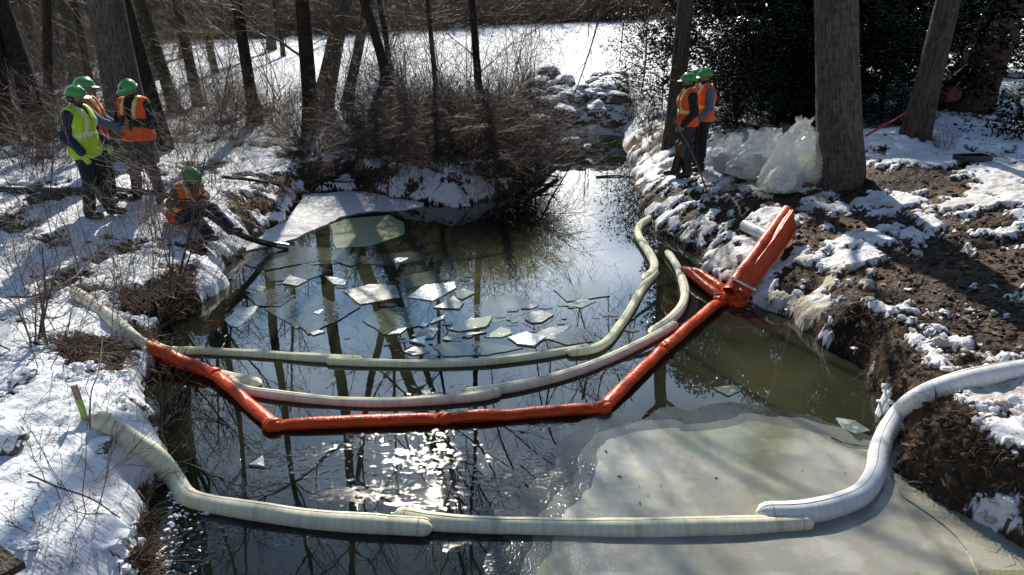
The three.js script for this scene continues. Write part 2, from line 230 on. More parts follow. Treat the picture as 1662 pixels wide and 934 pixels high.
{
  const g = new THREE.BufferGeometry(); g.setAttribute('position', new THREE.BufferAttribute(GP, 3)); g.setAttribute('uv', new THREE.BufferAttribute(GU, 2)); g.setAttribute('color', new THREE.BufferAttribute(GC, 3));
  const near = [], far = [];
  for (let j = 0; j < ZN - 1; j++) for (let i = 0; i < XN - 1; i++) {
    const a = j * XN + i, b = a + 1, c = a + XN, d = c + 1, y = Math.max(GP[a * 3 + 1], GP[b * 3 + 1], GP[c * 3 + 1], GP[d * 3 + 1]); if (y < -.3) continue;
    const inN = xs[i] >= NX0 - 1e-6 && xs[i + 1] <= NX1 + 1e-6 && zs[j] >= NZ0 - 1e-6 && zs[j + 1] <= NZ1 + 1e-6; (inN ? near : far).push(a, c, b, b, c, d);
  }
  g.setIndex(near.concat(far)); g.computeVertexNormals();
  const T = 2048, cd = new Uint8Array(T * T * 4), bd = new Uint8Array(T * T * 4);
  const iA = xs.findIndex(x => x >= NX0 - 1e-6), jA = zs.findIndex(z => z >= NZ0 - 1e-6);
  for (let j = 0; j < T; j++) for (let i = 0; i < T; i++) {
    const x = NX0 + (i + .5) / T * (NX1 - NX0), zz = NZ0 + (j + .5) / T * (NZ1 - NZ0);
    const gi = (x - NX0) / .034, gj = (zz - NZ0) / .034, i0 = Math.min(iA + fl(gi), XN - 2), j0 = Math.min(jA + fl(gj), ZN - 2), u = gi - fl(gi), v = gj - fl(gj), q = j0 * XN + i0;
    const lerp = A => mix(mix(A[q], A[q + 1], u), mix(A[q + XN], A[q + XN + 1], u), v);
    const hf = n2(x * 31, zz * 31), hf2 = n2(x * 74 + 9, zz * 74);
    const k = lerp(KK) + (n2(x * 7, zz * 7) - .5) * .36 + (hf - .5) * .3 + (hf2 - .5) * .12, s = sst(.47, .56, k), dirt = lerp(DD), so = soilColor(x, zz, 0);
    const db = clamp(dirt * (sst(.35, .75, fbm(x * 5 + 60, zz * 5, 3)) * .9 + .15)) * .8, speck = sst(.78, .84, n2(x * 55 + 3, zz * 55) * .75 + n2(x * 9, zz * 9 + 4) * .25) * clamp(.4 + dirt * .6);
    const vv = 1 - .1 * n2(x * 17 + 2, zz * 17); const sn = [mix(mix(SNOW[0], .42, db), .12, speck), mix(mix(SNOW[1], .32, db), .08, speck), mix(mix(SNOW[2], .20, db), .05, speck)];
    const o = (j * T + i) * 4; for (let c = 0; c < 3; c++) cd[o + c] = clamp(lin2s(Math.max(0, mix(so[c], sn[c], s) * vv))) * 255; cd[o + 3] = 255;
    const bv = (s * .35 + .3 * hf * (1 - .5 * s) + .2 * hf2 * (1 - .4 * s) + .1 * n2(x * 140, zz * 140)) * 255; bd[o] = bd[o + 1] = bd[o + 2] = bv; bd[o + 3] = 255;
  }
  const mk = (d, s) => { const t = new THREE.DataTexture(d, T, T); t.magFilter = THREE.LinearFilter; t.minFilter = THREE.LinearMipmapLinearFilter; t.generateMipmaps = true; if (s) t.colorSpace = THREE.SRGBColorSpace; t.needsUpdate = true; return t; };
  const gn = g.clone(); gn.setIndex(near); gn.deleteAttribute('color');
  struct('snowy_ground', gn, new THREE.MeshPhysicalMaterial({ map: mk(cd, true), bumpMap: mk(bd), bumpScale: .04, roughness: .75, specularIntensity: .4 }));
  const gf = g.clone(); gf.setIndex(far);
  struct('snowy_field', gf, new THREE.MeshPhysicalMaterial({ vertexColors: true, roughness: .8, specularIntensity: .4 }));
}
// ---------- water ----------
{
  const X0 = -9, X1 = 9, Z0 = -27, Z1 = 7, T = 1024;
  const cloudy = [[600, 380, .9, .9], [520, 470, 1.1, .6], [780, 480, .9, .9], [920, 430, 1.2, 1], [1000, 280, .8, .5], [1300, 590, 1.3, .5], [1240, 640, 1.0, .45], [520, 600, 1.0, .25], [430, 450, .7, .6], [690, 540, .8, .5]].map(([a, b, r, k]) => { const p = W(a, b); return [p.x, p.z, r, k]; });
  const map = tex(T, T, (i, j) => {
    const x = mix(X0, X1, (i + .5) / T), z = mix(Z1, Z0, (j + .5) / T); let m = .04; for (const [cx, cz, r, k] of cloudy) m += k * Math.exp(-((x - cx) ** 2 + (z - cz) ** 2) / (r * r));
    m *= .35 + 1.1 * fbm(x * .9 + 5, z * .9, 4); m = clamp(m); const y = fbm(x * .6 + 30, z * .6, 3);
    return [mix(.006, .056 + .012 * y, m), mix(.008, .06, m), mix(.006, .03, m)].map(lin2s);
  }, true);
  const bump = tex(512, 512, (i, j) => { const p = 16, x = i / 512 * p, z = j / 512 * p; return .5 * n2(x % p, z % p) + .3 * n2(x * 2, z * 2) + .2 * n2(x * 4, z * 4); }, false, 7, 13);
  const g = new THREE.PlaneGeometry(X1 - X0, Z1 - Z0).rotateX(-Math.PI / 2).translate((X0 + X1) / 2, 0, (Z0 + Z1) / 2);
  struct('pool_water', g, new THREE.MeshPhysicalMaterial({ map, roughness: .012, ior: 1.4, bumpMap: bump, bumpScale: .00016 }));
}
// ---------- ice ----------
function slab(poly, y0, y1, bev = .006) { // poly of [x,z]; a flat plate with a chamfered rim
  const s = new THREE.Shape(poly.map(([x, z]) => new THREE.Vector2(x, -z)));
  const g = new THREE.ExtrudeGeometry(s, { depth: Math.max(.004, y1 - y0 - bev), bevelEnabled: true, bevelThickness: bev, bevelSize: bev, bevelOffset: -bev, bevelSegments: 1, curveSegments: 1 });
  g.rotateX(-Math.PI / 2); g.translate(0, y0, 0); return g; // uv = x,z in metres
}
const iceGrain = (() => { // facets of ice crystals, each tipped its own way
  const N = 512, cells = 64, H = new Float32Array(N * N), r = rngOf(5), C = []; for (let i = 0; i < cells * cells; i++) C.push([r(), r(), r() - .5, r() - .5, r()]);
  return tex(N, N, (i, j) => { const x = i / N * cells, y = j / N * cells, xi = fl(x), yi = fl(y); let m = 9, b; for (let v = -1; v <= 1; v++) for (let u = -1; u <= 1; u++) { const c = C[((yi + v + cells) % cells) * cells + (xi + u + cells) % cells], dx = xi + u + c[0] - x, dy = yi + v + c[1] - y, d = dx * dx + dy * dy; if (d < m) { m = d; b = [c, dx, dy]; } } return .5 + b[1] * b[0][2] * .5 + b[2] * b[0][3] * .5 + (b[0][4] - .5) * .1; });
})();
function grain(rep) { const t = iceGrain.clone(); t.repeat.set(rep, rep); t.needsUpdate = true; return t; }
const frostTex = tex(512, 512, (i, j) => { const x = i / 32, y = j / 32, a = fbm(x, y, 5), s = sst(.42, .62, a); return [mix(.50, .80, s), mix(.54, .82, s), mix(.48, .82, s)]; }, true, .7, .7);
const MI = {
  frost: new THREE.MeshPhysicalMaterial({ map: frostTex, color: L(.62, .63, .62), color: L(.7, .7, .68), roughness: .22, bumpMap: grain(1.1), bumpScale: .004, ior: 1.31, transmission: .35, thickness: 0, side: THREE.DoubleSide }),
  glint: new THREE.MeshPhysicalMaterial({ map: frostTex, color: L(.62, .63, .62), roughness: .2, bumpMap: grain(1.3), bumpScale: .007, ior: 1.4, clearcoat: 1, clearcoatRoughness: .12, side: THREE.DoubleSide }),
  green: new THREE.MeshPhysicalMaterial({ color: L(.30, .33, .20), roughness: .12, bumpMap: grain(.5), bumpScale: .003, ior: 1.31, side: THREE.DoubleSide }),
  sunk: new THREE.MeshPhysicalMaterial({ color: L(.12, .135, .085), roughness: .05, bumpMap: grain(.4), bumpScale: .0012, ior: 1.33, transmission: .35, thickness: 0, side: THREE.DoubleSide }),
  clear: new THREE.MeshPhysicalMaterial({ color: L(.20, .22, .18), roughness: .06, bumpMap: grain(.4), bumpScale: .002, ior: 1.31, transmission: .7, thickness: 0, side: THREE.DoubleSide }),
};
const floePx = [ // [label, material, pixel outline] - the plates one can point at
  ['large olive green ice plate along the edge of the snowy shelf', 'green', [[535, 366], [560, 357], [632, 350], [655, 362], [656, 380], [598, 400], [545, 403]]],
  ['large frosted ice plate lit white in the middle of the pool', 'glint', [[660, 484], [690, 464], [738, 459], [741, 469], [702, 490]]],
  ['grey five sided ice plate just below the large lit plate', 'frost', [[703, 501], [736, 482], [753, 494], [746, 503]]],
  ['small greenish ice plate right of the large lit plate', 'green', [[738, 474], [752, 470], [772, 477], [750, 488], [742, 485]]],
  ['frosted wedge of ice alone at the left of the pool', 'glint', [[363, 521], [385, 504], [421, 496], [413, 509], [386, 533], [372, 530]]],
  ['greenish grey rhomboid ice plate above the far white boom', 'green', [[787, 549], [812, 532], [828, 536], [831, 543], [814, 549]]],
  ['round edged pale ice plate before the bend of the far boom', 'frost', [[852, 520], [862, 508], [885, 506], [899, 513], [880, 525], [862, 526]]],
  ['pale ice plate with bright edge beside the far boom overlap', 'glint', [[824, 550], [852, 541], [888, 549], [868, 564], [840, 561]]],
  ['broad grey ice plate overlapping its neighbour near the far boom', 'frost', [[857, 548], [890, 533], [927, 529], [908, 550], [880, 553]]],
  ['clear ice plate reaching towards the far boom bend', 'clear', [[890, 552], [930, 530], [968, 540], [962, 556], [920, 562]]],
  ['long narrow pale ice strip in the middle of the pool', 'frost', [[718, 553], [728, 543], [790, 541], [760, 547], [730, 555]]],
  ['small white ice triangle alone between orange and near boom', 'glint', [[403, 758], [427, 742], [430, 760]]],
  ['pale ice diamond floating alone on brown water at right', 'frost', [[1157, 631], [1192, 626], [1204, 635], [1182, 645]]],
  ['ragged white ice plate in the dark corner by the right bank', 'glint', [[1357, 680], [1388, 685], [1412, 700], [1388, 706], [1370, 700]]],
  ['clear greenish ice sheet under the hose mouth', 'clear', [[400, 412], [470, 400], [540, 404], [520, 425], [430, 440], [395, 430]]],
  ['tipped ice plate with white edge at far side of the pool', 'glint', [[637, 424], [645, 420], [664, 421], [650, 428], [644, 437]]],
  ['broad clear ice plate behind the tipped white edged plate', 'clear', [[580, 418], [690, 407], [686, 424], [640, 432], [588, 430]]],
  ['lit white ice patch on a clear plate left of centre', 'glint', [[526, 448], [545, 452], [565, 456], [560, 465], [540, 463]]],
  ['long greyish ice plate left of the lit patch', 'frost', [[458, 462], [470, 448], [500, 457], [482, 466]]],
  ['pale ice patch in the clear plate above the far boom', 'glint', [[507, 510], [520, 504], [526, 505], [518, 513]]],
  ['upright pale ice patch beside another lit patch', 'glint', [[537, 514], [543, 500], [551, 499], [545, 511]]],
  ['small bright ice sliver just above the far boom', 'glint', [[498, 540], [516, 537], [528, 540], [508, 546]]],
  ['large clear ice plate across the left half of the pool', 'clear', [[478, 520], [500, 500], [560, 488], [585, 500], [556, 518], [500, 545]]],
  ['clear ice plate along the left bank side', 'clear', [[400, 480], [440, 470], [480, 482], [455, 500], [415, 498]]],
  ['greenish ice wedge near the left bank', 'green', [[402, 469], [418, 463], [432, 467], [420, 474]]],
  ['bright ice sliver in the middle group of broken ice', 'glint', [[628, 545], [645, 536], [662, 533], [650, 543]]],
  ['small bright ice chip right of the bright sliver', 'glint', [[680, 531], [685, 525], [696, 528], [690, 533]]],
  ['upright bright ice chunk in the middle group of broken ice', 'glint', [[664, 556], [676, 551], [692, 547], [690, 563], [682, 560]]],
  ['grey ice plate touching the far boom in the middle', 'frost', [[655, 572], [672, 563], [690, 566], [698, 574], [670, 578]]],
  ['streaked ice plate lit along its rim in the middle', 'glint', [[697, 526], [706, 518], [724, 512], [720, 519], [702, 527]]],
  ['grey ice plate behind the bright chunk', 'frost', [[668, 547], [690, 534], [712, 535], [704, 550], [690, 552]]],
  ['olive tinted sunken ice plate right of the middle group', 'green', [[728, 536], [760, 520], [800, 515], [790, 532], [745, 540]]],
  ['tilted grey plate in the bend before the far boom', 'frost', [[915, 497], [945, 486], [968, 490], [945, 501]]],
  ['slim grey ice sliver behind the round edged plate', 'frost', [[845, 503], [862, 495], [876, 497], [862, 503]]],
  ['sunken olive ice sheet in the left half above the far boom', 'sunk', [[428, 503], [470, 486], [522, 480], [560, 508], [480, 535]]],
  ['sunken ice sheet left of the middle group of broken ice', 'sunk', [[588, 522], [620, 502], [662, 500], [688, 528], [622, 545]]],
  ['sunken ice sheet right of the large lit plate', 'sunk', [[758, 502], [800, 482], [842, 480], [882, 500], [802, 526]]],
  ['sunken ice sheet behind the large lit plate', 'sunk', [[640, 452], [700, 440], [732, 454], [662, 470]]],
  ['sunken ice sheet below the olive green plate', 'sunk', [[498, 412], [572, 402], [560, 428], [488, 432]]],
  ['sunken ice sheet in the bend of the far boom', 'sunk', [[898, 472], [978, 455], [990, 482], [920, 491]]],
  ['thin frosted ice sheet left of the large lit plate', 'frost', [[556, 474], [600, 462], [642, 464], [650, 484], [584, 496]]],
  ['thin clear ice sheet in front of the seated worker', 'clear', [[430, 444], [500, 430], [540, 440], [500, 455], [440, 458]]],
  ['long sunken ice sheet close above the far boom', 'sunk', [[700, 562], [760, 552], [850, 566], [790, 578], [720, 580]]],
  ['grey ice patch in the shade of the far thicket', 'clear', [[540, 425], [575, 415], [600, 420], [570, 434]]],
];
{
  const r = rngOf(31);
  floePx.forEach(([label, m, px], q) => {
    const P = px.map(([a, b]) => W(a, b)), c = V(0, 0, 0); P.forEach(p => c.add(p)); c.divideScalar(P.length);
    const poly = []; P.forEach((p, i) => { const n = P[(i + 1) % P.length]; poly.push([p.x - c.x, p.z - c.z]); const l = p.distanceTo(n); if (l > .12) { const k = l > .4 ? 3 : 1; for (let s = 1; s <= k; s++) { const t = s / (k + 1); poly.push([mix(p.x, n.x, t) - c.x + (r() - .5) * .05 * l, mix(p.z, n.z, t) - c.z + (r() - .5) * .05 * l]); } } });
    if (THREE.ShapeUtils.area(poly.map(([x, z]) => new THREE.Vector2(x, -z))) < 0) poly.reverse();
    const th = m === 'sunk' ? .007 : m === 'clear' ? .012 : m === 'green' ? .012 : .015, o = solo('ice_floe', slab(poly, -.02, th - .004 + .003 * (q % 4), .005), MI[m], label, 'ice', null, null, V(c.x, 0, c.z));
    if (m !== 'clear' && m !== 'sunk') o.rotation.set((r() - .5) * .02, 0, (r() - .5) * .02);
  });
  // chips too many to name one by one
  const g = [], mids = [[690, 500, 80, 50], [560, 450, 110, 45], [860, 530, 70, 28], [770, 520, 60, 35], [470, 470, 60, 40], [920, 510, 50, 30], [640, 560, 60, 14], [1000, 520, 30, 30]];
  for (let k = 0; k < 70; k++) { const [a, b, sx, sy] = mids[k % mids.length], p = W(a + (r() + r() - 1) * sx * 1.4, b + (r() + r() - 1) * sy * 1.4), n = 4 + fl(r() * 3), s = .02 + .09 * r() * r(), e = [], a0 = r() * 7; for (let i = 0; i < n; i++) { const t = a0 - i / n * 6.283, q = s * (.6 + .5 * r()); e.push([p.x + Math.cos(t) * q * 1.4, p.z + Math.sin(t) * q]); } if (THREE.ShapeUtils.area(e.map(([x, z]) => new THREE.Vector2(x, -z))) < 0) e.reverse(); g.push(slab(e, -.01, .004 + r() * .01, .003)); }
  solo('ice_chips', mergeGeometries(g), MI.clear, 'small chips of broken ice scattered between the plates in the pool', 'ice chips', null, 'stuff');
}
const RS = 1;
MI.rim1 = new THREE.MeshPhysicalMaterial({ color: L(.26, .27, .23), roughness: .14, bumpMap: grain(.8), bumpScale: .003, ior: 1.31, transmission: .45, thickness: 0 });
MI.rim2 = new THREE.MeshPhysicalMaterial({ color: L(.16, .17, .14), roughness: .1, bumpMap: grain(.8), bumpScale: .003, ior: 1.31, transmission: .72, thickness: 0 });
function pxSheet(name, px, y0, y1, m, label, category, jag = .03, seed = 1, rims = 0) { // a sheet of ice or slush with a ragged rim
  const r = rngOf(seed), P = spline(px.map(([a, b]) => W(a, b)), px.length * 9, true), poly = P.slice(0, -1).map(p => { const n = fbm(p.x * 5 + seed, p.z * 5, 3) - .5, e = fbm(p.x * 5 + 40, p.z * 5 + seed, 3) - .5; return [p.x + n * jag * 4, p.z + e * jag * 4]; });
  if (THREE.ShapeUtils.area(poly.map(([x, z]) => new THREE.Vector2(x, -z))) < 0) poly.reverse();
  const o = solo(name, slab(poly, y0, y1, .004), m, label, category);
  for (let q = 1; q <= rims; q++) { // thinner, clearer ice round the rim
    const w = .15 * q, n = poly.length, out = poly.map(([x, z], i) => { const a = poly[(i + n - 2) % n], b = poly[(i + 2) % n], dx = b[0] - a[0], dz = b[1] - a[1], l = Math.hypot(dx, dz) || 1, k = w * (.5 + 1.2 * fbm(x * 4 + q * 9, z * 4 + seed, 3)); return [x + dz / l * -k * RS, z - dx / l * -k * RS]; });
    part('rim', slab(out, y0, y1 - .0035 * q, .002), q === 1 ? MI.rim1 : MI.rim2, o);
  }
  return o;
}
const bigIceTex = tex(1024, 1024, (i, j) => { const x = i / 1024 * 8, y = j / 1024 * 8, a = fbm(x * 1.1, y * 1.1, 5), b = fbm(x * .5 + 20, y * .5, 3), w = sst(.48, .7, fbm(x * 2 + 9, y * 2 + 50, 5)), sp = n2(x * 60, y * 60) > .93 ? .1 : 0; const g = sst(.42, .62, b); return [mix(mix(.52, .60, a), .50, g) + w * .08 + sp, mix(mix(.51, .59, a), .50, g) + w * .08 + sp, mix(mix(.45, .54, a), .39, g) + w * .08 + sp]; }, true, .25, .25);
const bigIceR = tex(512, 512, (i, j) => { const x = i / 32, y = j / 32; return .28 + .4 * sst(.4, .65, fbm(x, y, 5)); }, false, .4, .4);
pxSheet('ice_sheet', [[880, 1000], [884, 940], [893, 880], [915, 835], [950, 800], [962, 765], [985, 722], [1040, 702], [1100, 700], [1165, 702], [1230, 688], [1300, 697], [1335, 708], [1425, 738], [1460, 735], [1540, 780], [1640, 850], [1700, 900], [1700, 1010]], -.04, .014, new THREE.MeshPhysicalMaterial({ map: bigIceTex, roughnessMap: bigIceR, roughness: 1, clearcoat: .5, clearcoatRoughness: .12, bumpMap: grain(.9), bumpScale: .0018, ior: 1.31 }), 'large milky grey green ice sheet under the near white boom at lower right', 'ice', .04, 3, 2);
pxSheet('shore_ice', [[1445, 772], [1500, 800], [1600, 850], [1690, 900], [1690, 1000], [1605, 990], [1570, 900], [1520, 850], [1470, 812]], .0142, .028, new THREE.MeshPhysicalMaterial({ map: bigIceTex, roughness: .4, bumpMap: grain(.8), bumpScale: .005, ior: 1.31 }), 'thin raised shelf of shore ice along the shaded right bank', 'ice', .015, 4);
const shelfTex = tex(512, 512, (i, j) => { const a = fbm(i / 20, j / 20, 4), b = n2(i / 3, j / 3); const v = .86 + .1 * (a - .5) + .07 * (b - .5); return [v, v, v * 1.01]; }, true, .6, .6);
pxSheet('snowy_ice_shelf', [[392, 410], [415, 385], [450, 365], [480, 340], [505, 312], [560, 308], [645, 322], [690, 333], [660, 341], [600, 344], [560, 352], [535, 363], [500, 379], [470, 392], [430, 400]], -.03, .02, new THREE.MeshPhysicalMaterial({ map: shelfTex, roughness: .8, bumpMap: tex(512, 512, (i, j) => .6 * fbm(i / 28, j / 28, 4) + .4 * n2(i / 4, j / 4), false, .5, .5), bumpScale: .03, specularIntensity: .4 }), 'flat snow covered ice shelf at the far left edge of the pool', 'ice', .03, 6);
pxSheet('stream_ice', [[895, 228], [905, 214], [960, 208], [1008, 212], [1020, 222], [985, 219], [940, 222], [915, 226]], -.03, .02, new THREE.MeshPhysicalMaterial({ map: shelfTex, roughness: .7 }), 'pale strip of ice across the stream below the rocks', 'ice', .03, 7);
// thin skins of sparkling ice crystals before the orange boom
const filmM = new THREE.MeshPhysicalMaterial({ color: L(.012, .013, .013), roughness: .06, bumpMap: grain(2.2), bumpScale: .0017, ior: 1.45 });
{
  const g = [], g2 = [], r = rngOf(91);
  const spots = [[705, 790, 60, 40], [660, 745, 60, 22], [740, 740, 50, 22], [820, 785, 55, 22], [900, 770, 60, 28], [930, 785, 40, 20], [620, 790, 50, 25], [560, 805, 50, 18], [700, 705, 70, 14], [600, 710, 50, 10], [520, 760, 40, 20], [860, 740, 60, 14], [450, 745, 50, 20], [680, 820, 60, 16], [770, 860, 40, 10], [740, 880, 40, 14], [1100, 715, 50, 8], [640, 860, 60, 20], [420, 790, 40, 12], [380, 850, 40, 18], [880, 690, 50, 10], [540, 730, 60, 12], [960, 740, 30, 12], [820, 830, 50, 14], [480, 870, 60, 18], [730, 640, 60, 14], [330, 880, 50, 26], [300, 910, 40, 24], [345, 850, 40, 14], [690, 580, 40, 8], [930, 610, 40, 10], [1000, 600, 30, 10]];
  spots.forEach(([a, b, sx, sy], q) => { for (let k = 0; k < 120; k++) {
    const px = a + (r() + r() - 1) * sx * 1.3, py = b + (r() + r() - 1) * sy * 1.3, p = W(px, py), s = (.005 + .03 * r() * r()) * (q < 8 ? 1.15 : .8), n = 5 + fl(r() * 4), e = [], a0 = r() * 7;
    for (let i = 0; i < n; i++) { const t = a0 - i / n * 6.283, d = s * (.45 + .75 * r()); e.push([p.x + Math.cos(t) * d * 1.5, p.z + Math.sin(t) * d]); }
    if (THREE.ShapeUtils.area(e.map(([x, z]) => new THREE.Vector2(x, -z))) < 0) e.reverse(); (q % 3 ? g : g2).push(slab(e, -.004, .0012 + .0003 * ((q * 13 + k) % 9), .0007)); } });
  const outer = filmM.clone(); outer.bumpScale = .004; outer.roughness = .045; solo('ice_film', mergeGeometries(g2), outer, 'scattered glittering specks of skim ice round the edges of the sparkling patch', 'ice film', null, 'stuff');
  solo('ice_film', mergeGeometries(g), filmM, 'patches of thin sparkling ice crystals on the dark water around the sun reflection', 'ice film', null, 'stuff');
}
// ---------- bark ----------
function barkTex(seed, fur, lo, hi, moss = 0) {
  const h = (x, y) => { const w = n2(x * 4 + seed, y * 3) * 1.6, a = n2((x * 38 * fur + w * 1.5) % 256, y * 8 * fur + seed), b = n2(x * 110 + 7, y * 30 + seed), c = fbm(x * 7, y * 7 + seed, 3); return clamp(.55 * (1 - Math.abs(a - .5) * 2.4) + .25 * b + .3 * c); };
  const map = tex(256, 512, (i, j) => { const x = i / 256, y = j / 256, v = h(x, y), m = moss * sst(.5, .7, fbm(x * 5 + 3, y * 4 + seed, 4)); return [lin2s(mix(mix(lo[0], hi[0], v), .06, m)), lin2s(mix(mix(lo[1], hi[1], v), .075, m)), lin2s(mix(mix(lo[2], hi[2], v), .025, m))]; }, true, 1, .5);
  const bump = tex(256, 512, (i, j) => h(i / 256, j / 256), false, 1, .5);
  return new THREE.MeshPhysicalMaterial({ map, bumpMap: bump, bumpScale: .035, roughness: .9, specularIntensity: .3 });
}
const BK = { grey: barkTex(3, 1.1, [.022, .018, .014], [.15, .13, .11], .12), dark: barkTex(11, 1, [.013, .01, .008], [.06, .048, .038]), moss: barkTex(21, 1, [.03, .024, .017], [.12, .10, .07], .8), pale: barkTex(31, 1.2, [.04, .034, .027], [.17, .15, .12]), rug: barkTex(41, .7, [.018, .014, .01], [.115, .098, .078], .15), red: barkTex(51, .8, [.032, .018, .013], [.12, .07, .052]) };
const TW = { brown: M([.085, .055, .032], .55), dark: M([.07, .041, .025], .6), grey: M([.11, .095, .08], .7), tan: M([.16, .11, .065], .75), red: M([.10, .045, .03], .7) };
function bend(d, r, a) { const v = V(r() - .5, r() - .5, r() - .5); v.addScaledVector(d, -v.dot(d)).normalize(); return d.clone().multiplyScalar(Math.cos(a)).addScaledVector(v, Math.sin(a)).normalize(); }
// one limb with its branches; kids[level] = how many branches each limb of that level has
function limb(mb, r, p, d, len, rad, lvl, o) {
  const n = lvl === 0 ? 7 : lvl === 1 ? 5 : 4, pts = [p.clone()]; let q = p.clone(), dir = d.clone();
  for (let k = 1; k < n; k++) { dir = bend(dir, r, o.wander * (.4 + r())); dir.y += o.up * (lvl ? 1 : .7); if (lvl >= 2 && o.droop) dir.y -= o.droop; dir.normalize(); q = q.clone().addScaledVector(dir, len / (n - 1)); pts.push(q); }
  if (rad > .012) mb.tube(pts, pts.map((_, k) => rad * mix(1, .3, k / (n - 1))), rad > .05 ? 7 : 5, false); else mb.twig(pts, rad, Math.max(rad * .4, .0022));
  if (lvl >= o.kids.length) return;
  const c = Math.round(o.kids[lvl] * (.7 + .6 * r()));
  for (let k = 0; k < c; k++) {
    const t = mix(.22, 1, (k + r()) / c), f = Math.min(t * (n - 1), n - 1.001), i = fl(f), pp = pts[i].clone().lerp(pts[i + 1], f - i), dd = pts[i + 1].clone().sub(pts[i]).normalize();
    limb(mb, r, pp, bend(dd, r, mix(.5, 1.1, r())), len * mix(.34, .62, r()) * (1.1 - .4 * t), rad * mix(.34, .55, r()) * (1 - .45 * t), lvl + 1, o);
  }
}
const CROWN = { kids: [6, 6, 5], wander: .22, up: .05, droop: 0 };
function crownOn(pts, rad, r, from, count, o = CROWN) { // limbs along the upper trunk
  const mb = new MB(), N = pts.length - 1;
  for (let k = 0; k < count; k++) { const t = mix(from, 1, Math.pow((k + r() * .6) / count, .9)), f = Math.min(t * N, N - .001), i = fl(f), p = pts[i].clone().lerp(pts[i + 1], f - i), a = r() * 6.283, e = mix(.25, 1.1, r()) + .3 * t; const d = V(Math.cos(a) * Math.cos(e), Math.sin(e), Math.sin(a) * Math.cos(e)); limb(mb, r, p, d, mix(4.8, 2.2, t) * (.7 + .5 * r()) * (o.size ?? 1), Math.max(.03, rad(t) * .42), 0, o); }
  return mb;
}
// a tree whose trunk stands where two points of it show
function tree(label, px, top, wpx, H, bark, seed, o = {}) {
  const r = rngOf(seed), b = o.z ? atZ(px[0], px[1], o.z) : G(...px); const gy = height(b.x, b.z); if (o.z) b.y = gy;
  const q = atZ(top[0], top[1], b.z + (o.dz ?? 0)), R = wpx / F * Math.hypot(b.z, CAMH) / 2 * .98, d = q.clone().sub(b).normalize();
  const t = thing('tree', label, 'tree', b), pts = [V(0, -.35, 0).addScaledVector(d, 0)], n = 16, hq = q.y - b.y; let at = V(0, 0, 0), dir = d.clone();
  const mids = (o.mid ?? []).map(([a, c]) => atZ(a, c, b.z).sub(b));
  pts.push(V(0, 0, 0)); if (mids.length) { for (const m of mids) pts.push(m); pts.push(q.clone().sub(b)); at = pts[pts.length - 1].clone(); dir = at.clone().sub(pts[pts.length - 2]).normalize(); }
  while (at.y < H) { at = at.clone().addScaledVector(dir, H / n); if (at.y > hq) { dir = bend(dir, r, .07); dir.y += .07; dir.normalize(); } else if (o.crook) dir = bend(d, r, o.crook); pts.push(at); }
  const P = spline(pts, 40), Hh = P[40].y, rad = s => R * Math.max(.14, Math.pow(1 - s * .9, .85)), sides = R > .15 ? 20 : R > .06 ? 12 : 8;
  const mb = new MB(); mb.tube(P, P.map((p, k) => { const y = p.y + .05, fl_ = 1 + (o.flare ?? .45) * Math.exp(-Math.max(y, 0) / (R * 1.6)); return rad(Math.max(y, 0) / Hh) * fl_ * (1 + .05 * (n2(k * .7, seed) - .5)); }), sides, true);
  for (let k = 0; k < mb.p.length; k += 3) { const y = mb.p[k + 1], a = Math.atan2(mb.n[k + 2], mb.n[k]); const w = R * (.05 * Math.sin(a * 5 + seed) * Math.exp(-y / (R * 3)) * 2 + .06 * (n2(a * 2 + 9, y * 1.5 + seed) - .5)); mb.p[k] += mb.n[k] * w; mb.p[k + 2] += mb.n[k + 2] * w; }
  part('trunk', mb.geo(), BK[bark], t);
  const cr = crownOn(P, rad, r, o.from ?? .34, o.limbs ?? 9, { ...CROWN, ...(o.crown ?? {}) }); part('crown', cr.geo(), o.twig ?? TW.brown, t);
  if (o.low) { for (const [h, a, e, len, rr] of o.low) { const lb = new MB(), f = clamp(h / Hh) * 40, i = Math.min(fl(f), 39); limb(lb, r, P[i].clone(), V(Math.cos(a) * Math.cos(e), Math.sin(e), Math.sin(a) * Math.cos(e)), len, rr, 0, { ...CROWN, kids: [5, 5, 4], up: .02, wander: .3 }); part('branch', lb.geo(), o.twig ?? TW.brown, t); } }
  return t;
}
const tGrey = tree('thick smooth grey tree behind the three standing workers', [222, 262], [170, 0], 58, 19, 'grey', 101, { flare: .3, limbs: 8, from: .4 });
tree('dark rough tree touching the thick grey tree', [266, 240], [200, 0], 25, 17, 'dark', 102, { mid: [[248, 170]], limbs: 7 });
tree('dark leaning tree standing by itself at far left', [70, 224], [2, 20], 33, 17, 'dark', 103, { limbs: 8, low: [[3, -1, .4, 2.2, .03]] });
tree('thin mossy tree between the grey tree and field', [322, 172], [288, 10], 17, 14, 'moss', 104, { limbs: 7, low: [[2, -.5, .6, 1.6, .02], [3, 2.6, .5, 1.6, .02]] });
tree('slim brown tree right of the dark rough tree', [284, 182], [228, 0], 19, 15, 'moss', 105, { limbs: 7 });
tree('slim dark tree with a long bough reaching left', [414, 197], [383, 0], 19, 15, 'dark', 106, { limbs: 7, low: [[3.2, 3.0, .25, 2.6, .035], [2.6, -.4, .6, 1.3, .02]] });
tree('straight dark tree standing before the island of snow', [507, 212], [490, 0], 24, 18, 'dark', 107, { flare: .6, limbs: 8, low: [[2.2, 2.9, .35, 2, .035]] });
tree('pale forked tree leaning right behind the straight dark tree', [522, 178], [556, 12], 29, 16, 'pale', 108, { limbs: 8, crook: .02 });
tree('dark tree leaning right beside the pale forked tree', [562, 172], [594, 20], 17, 14, 'dark', 109, { limbs: 6 });
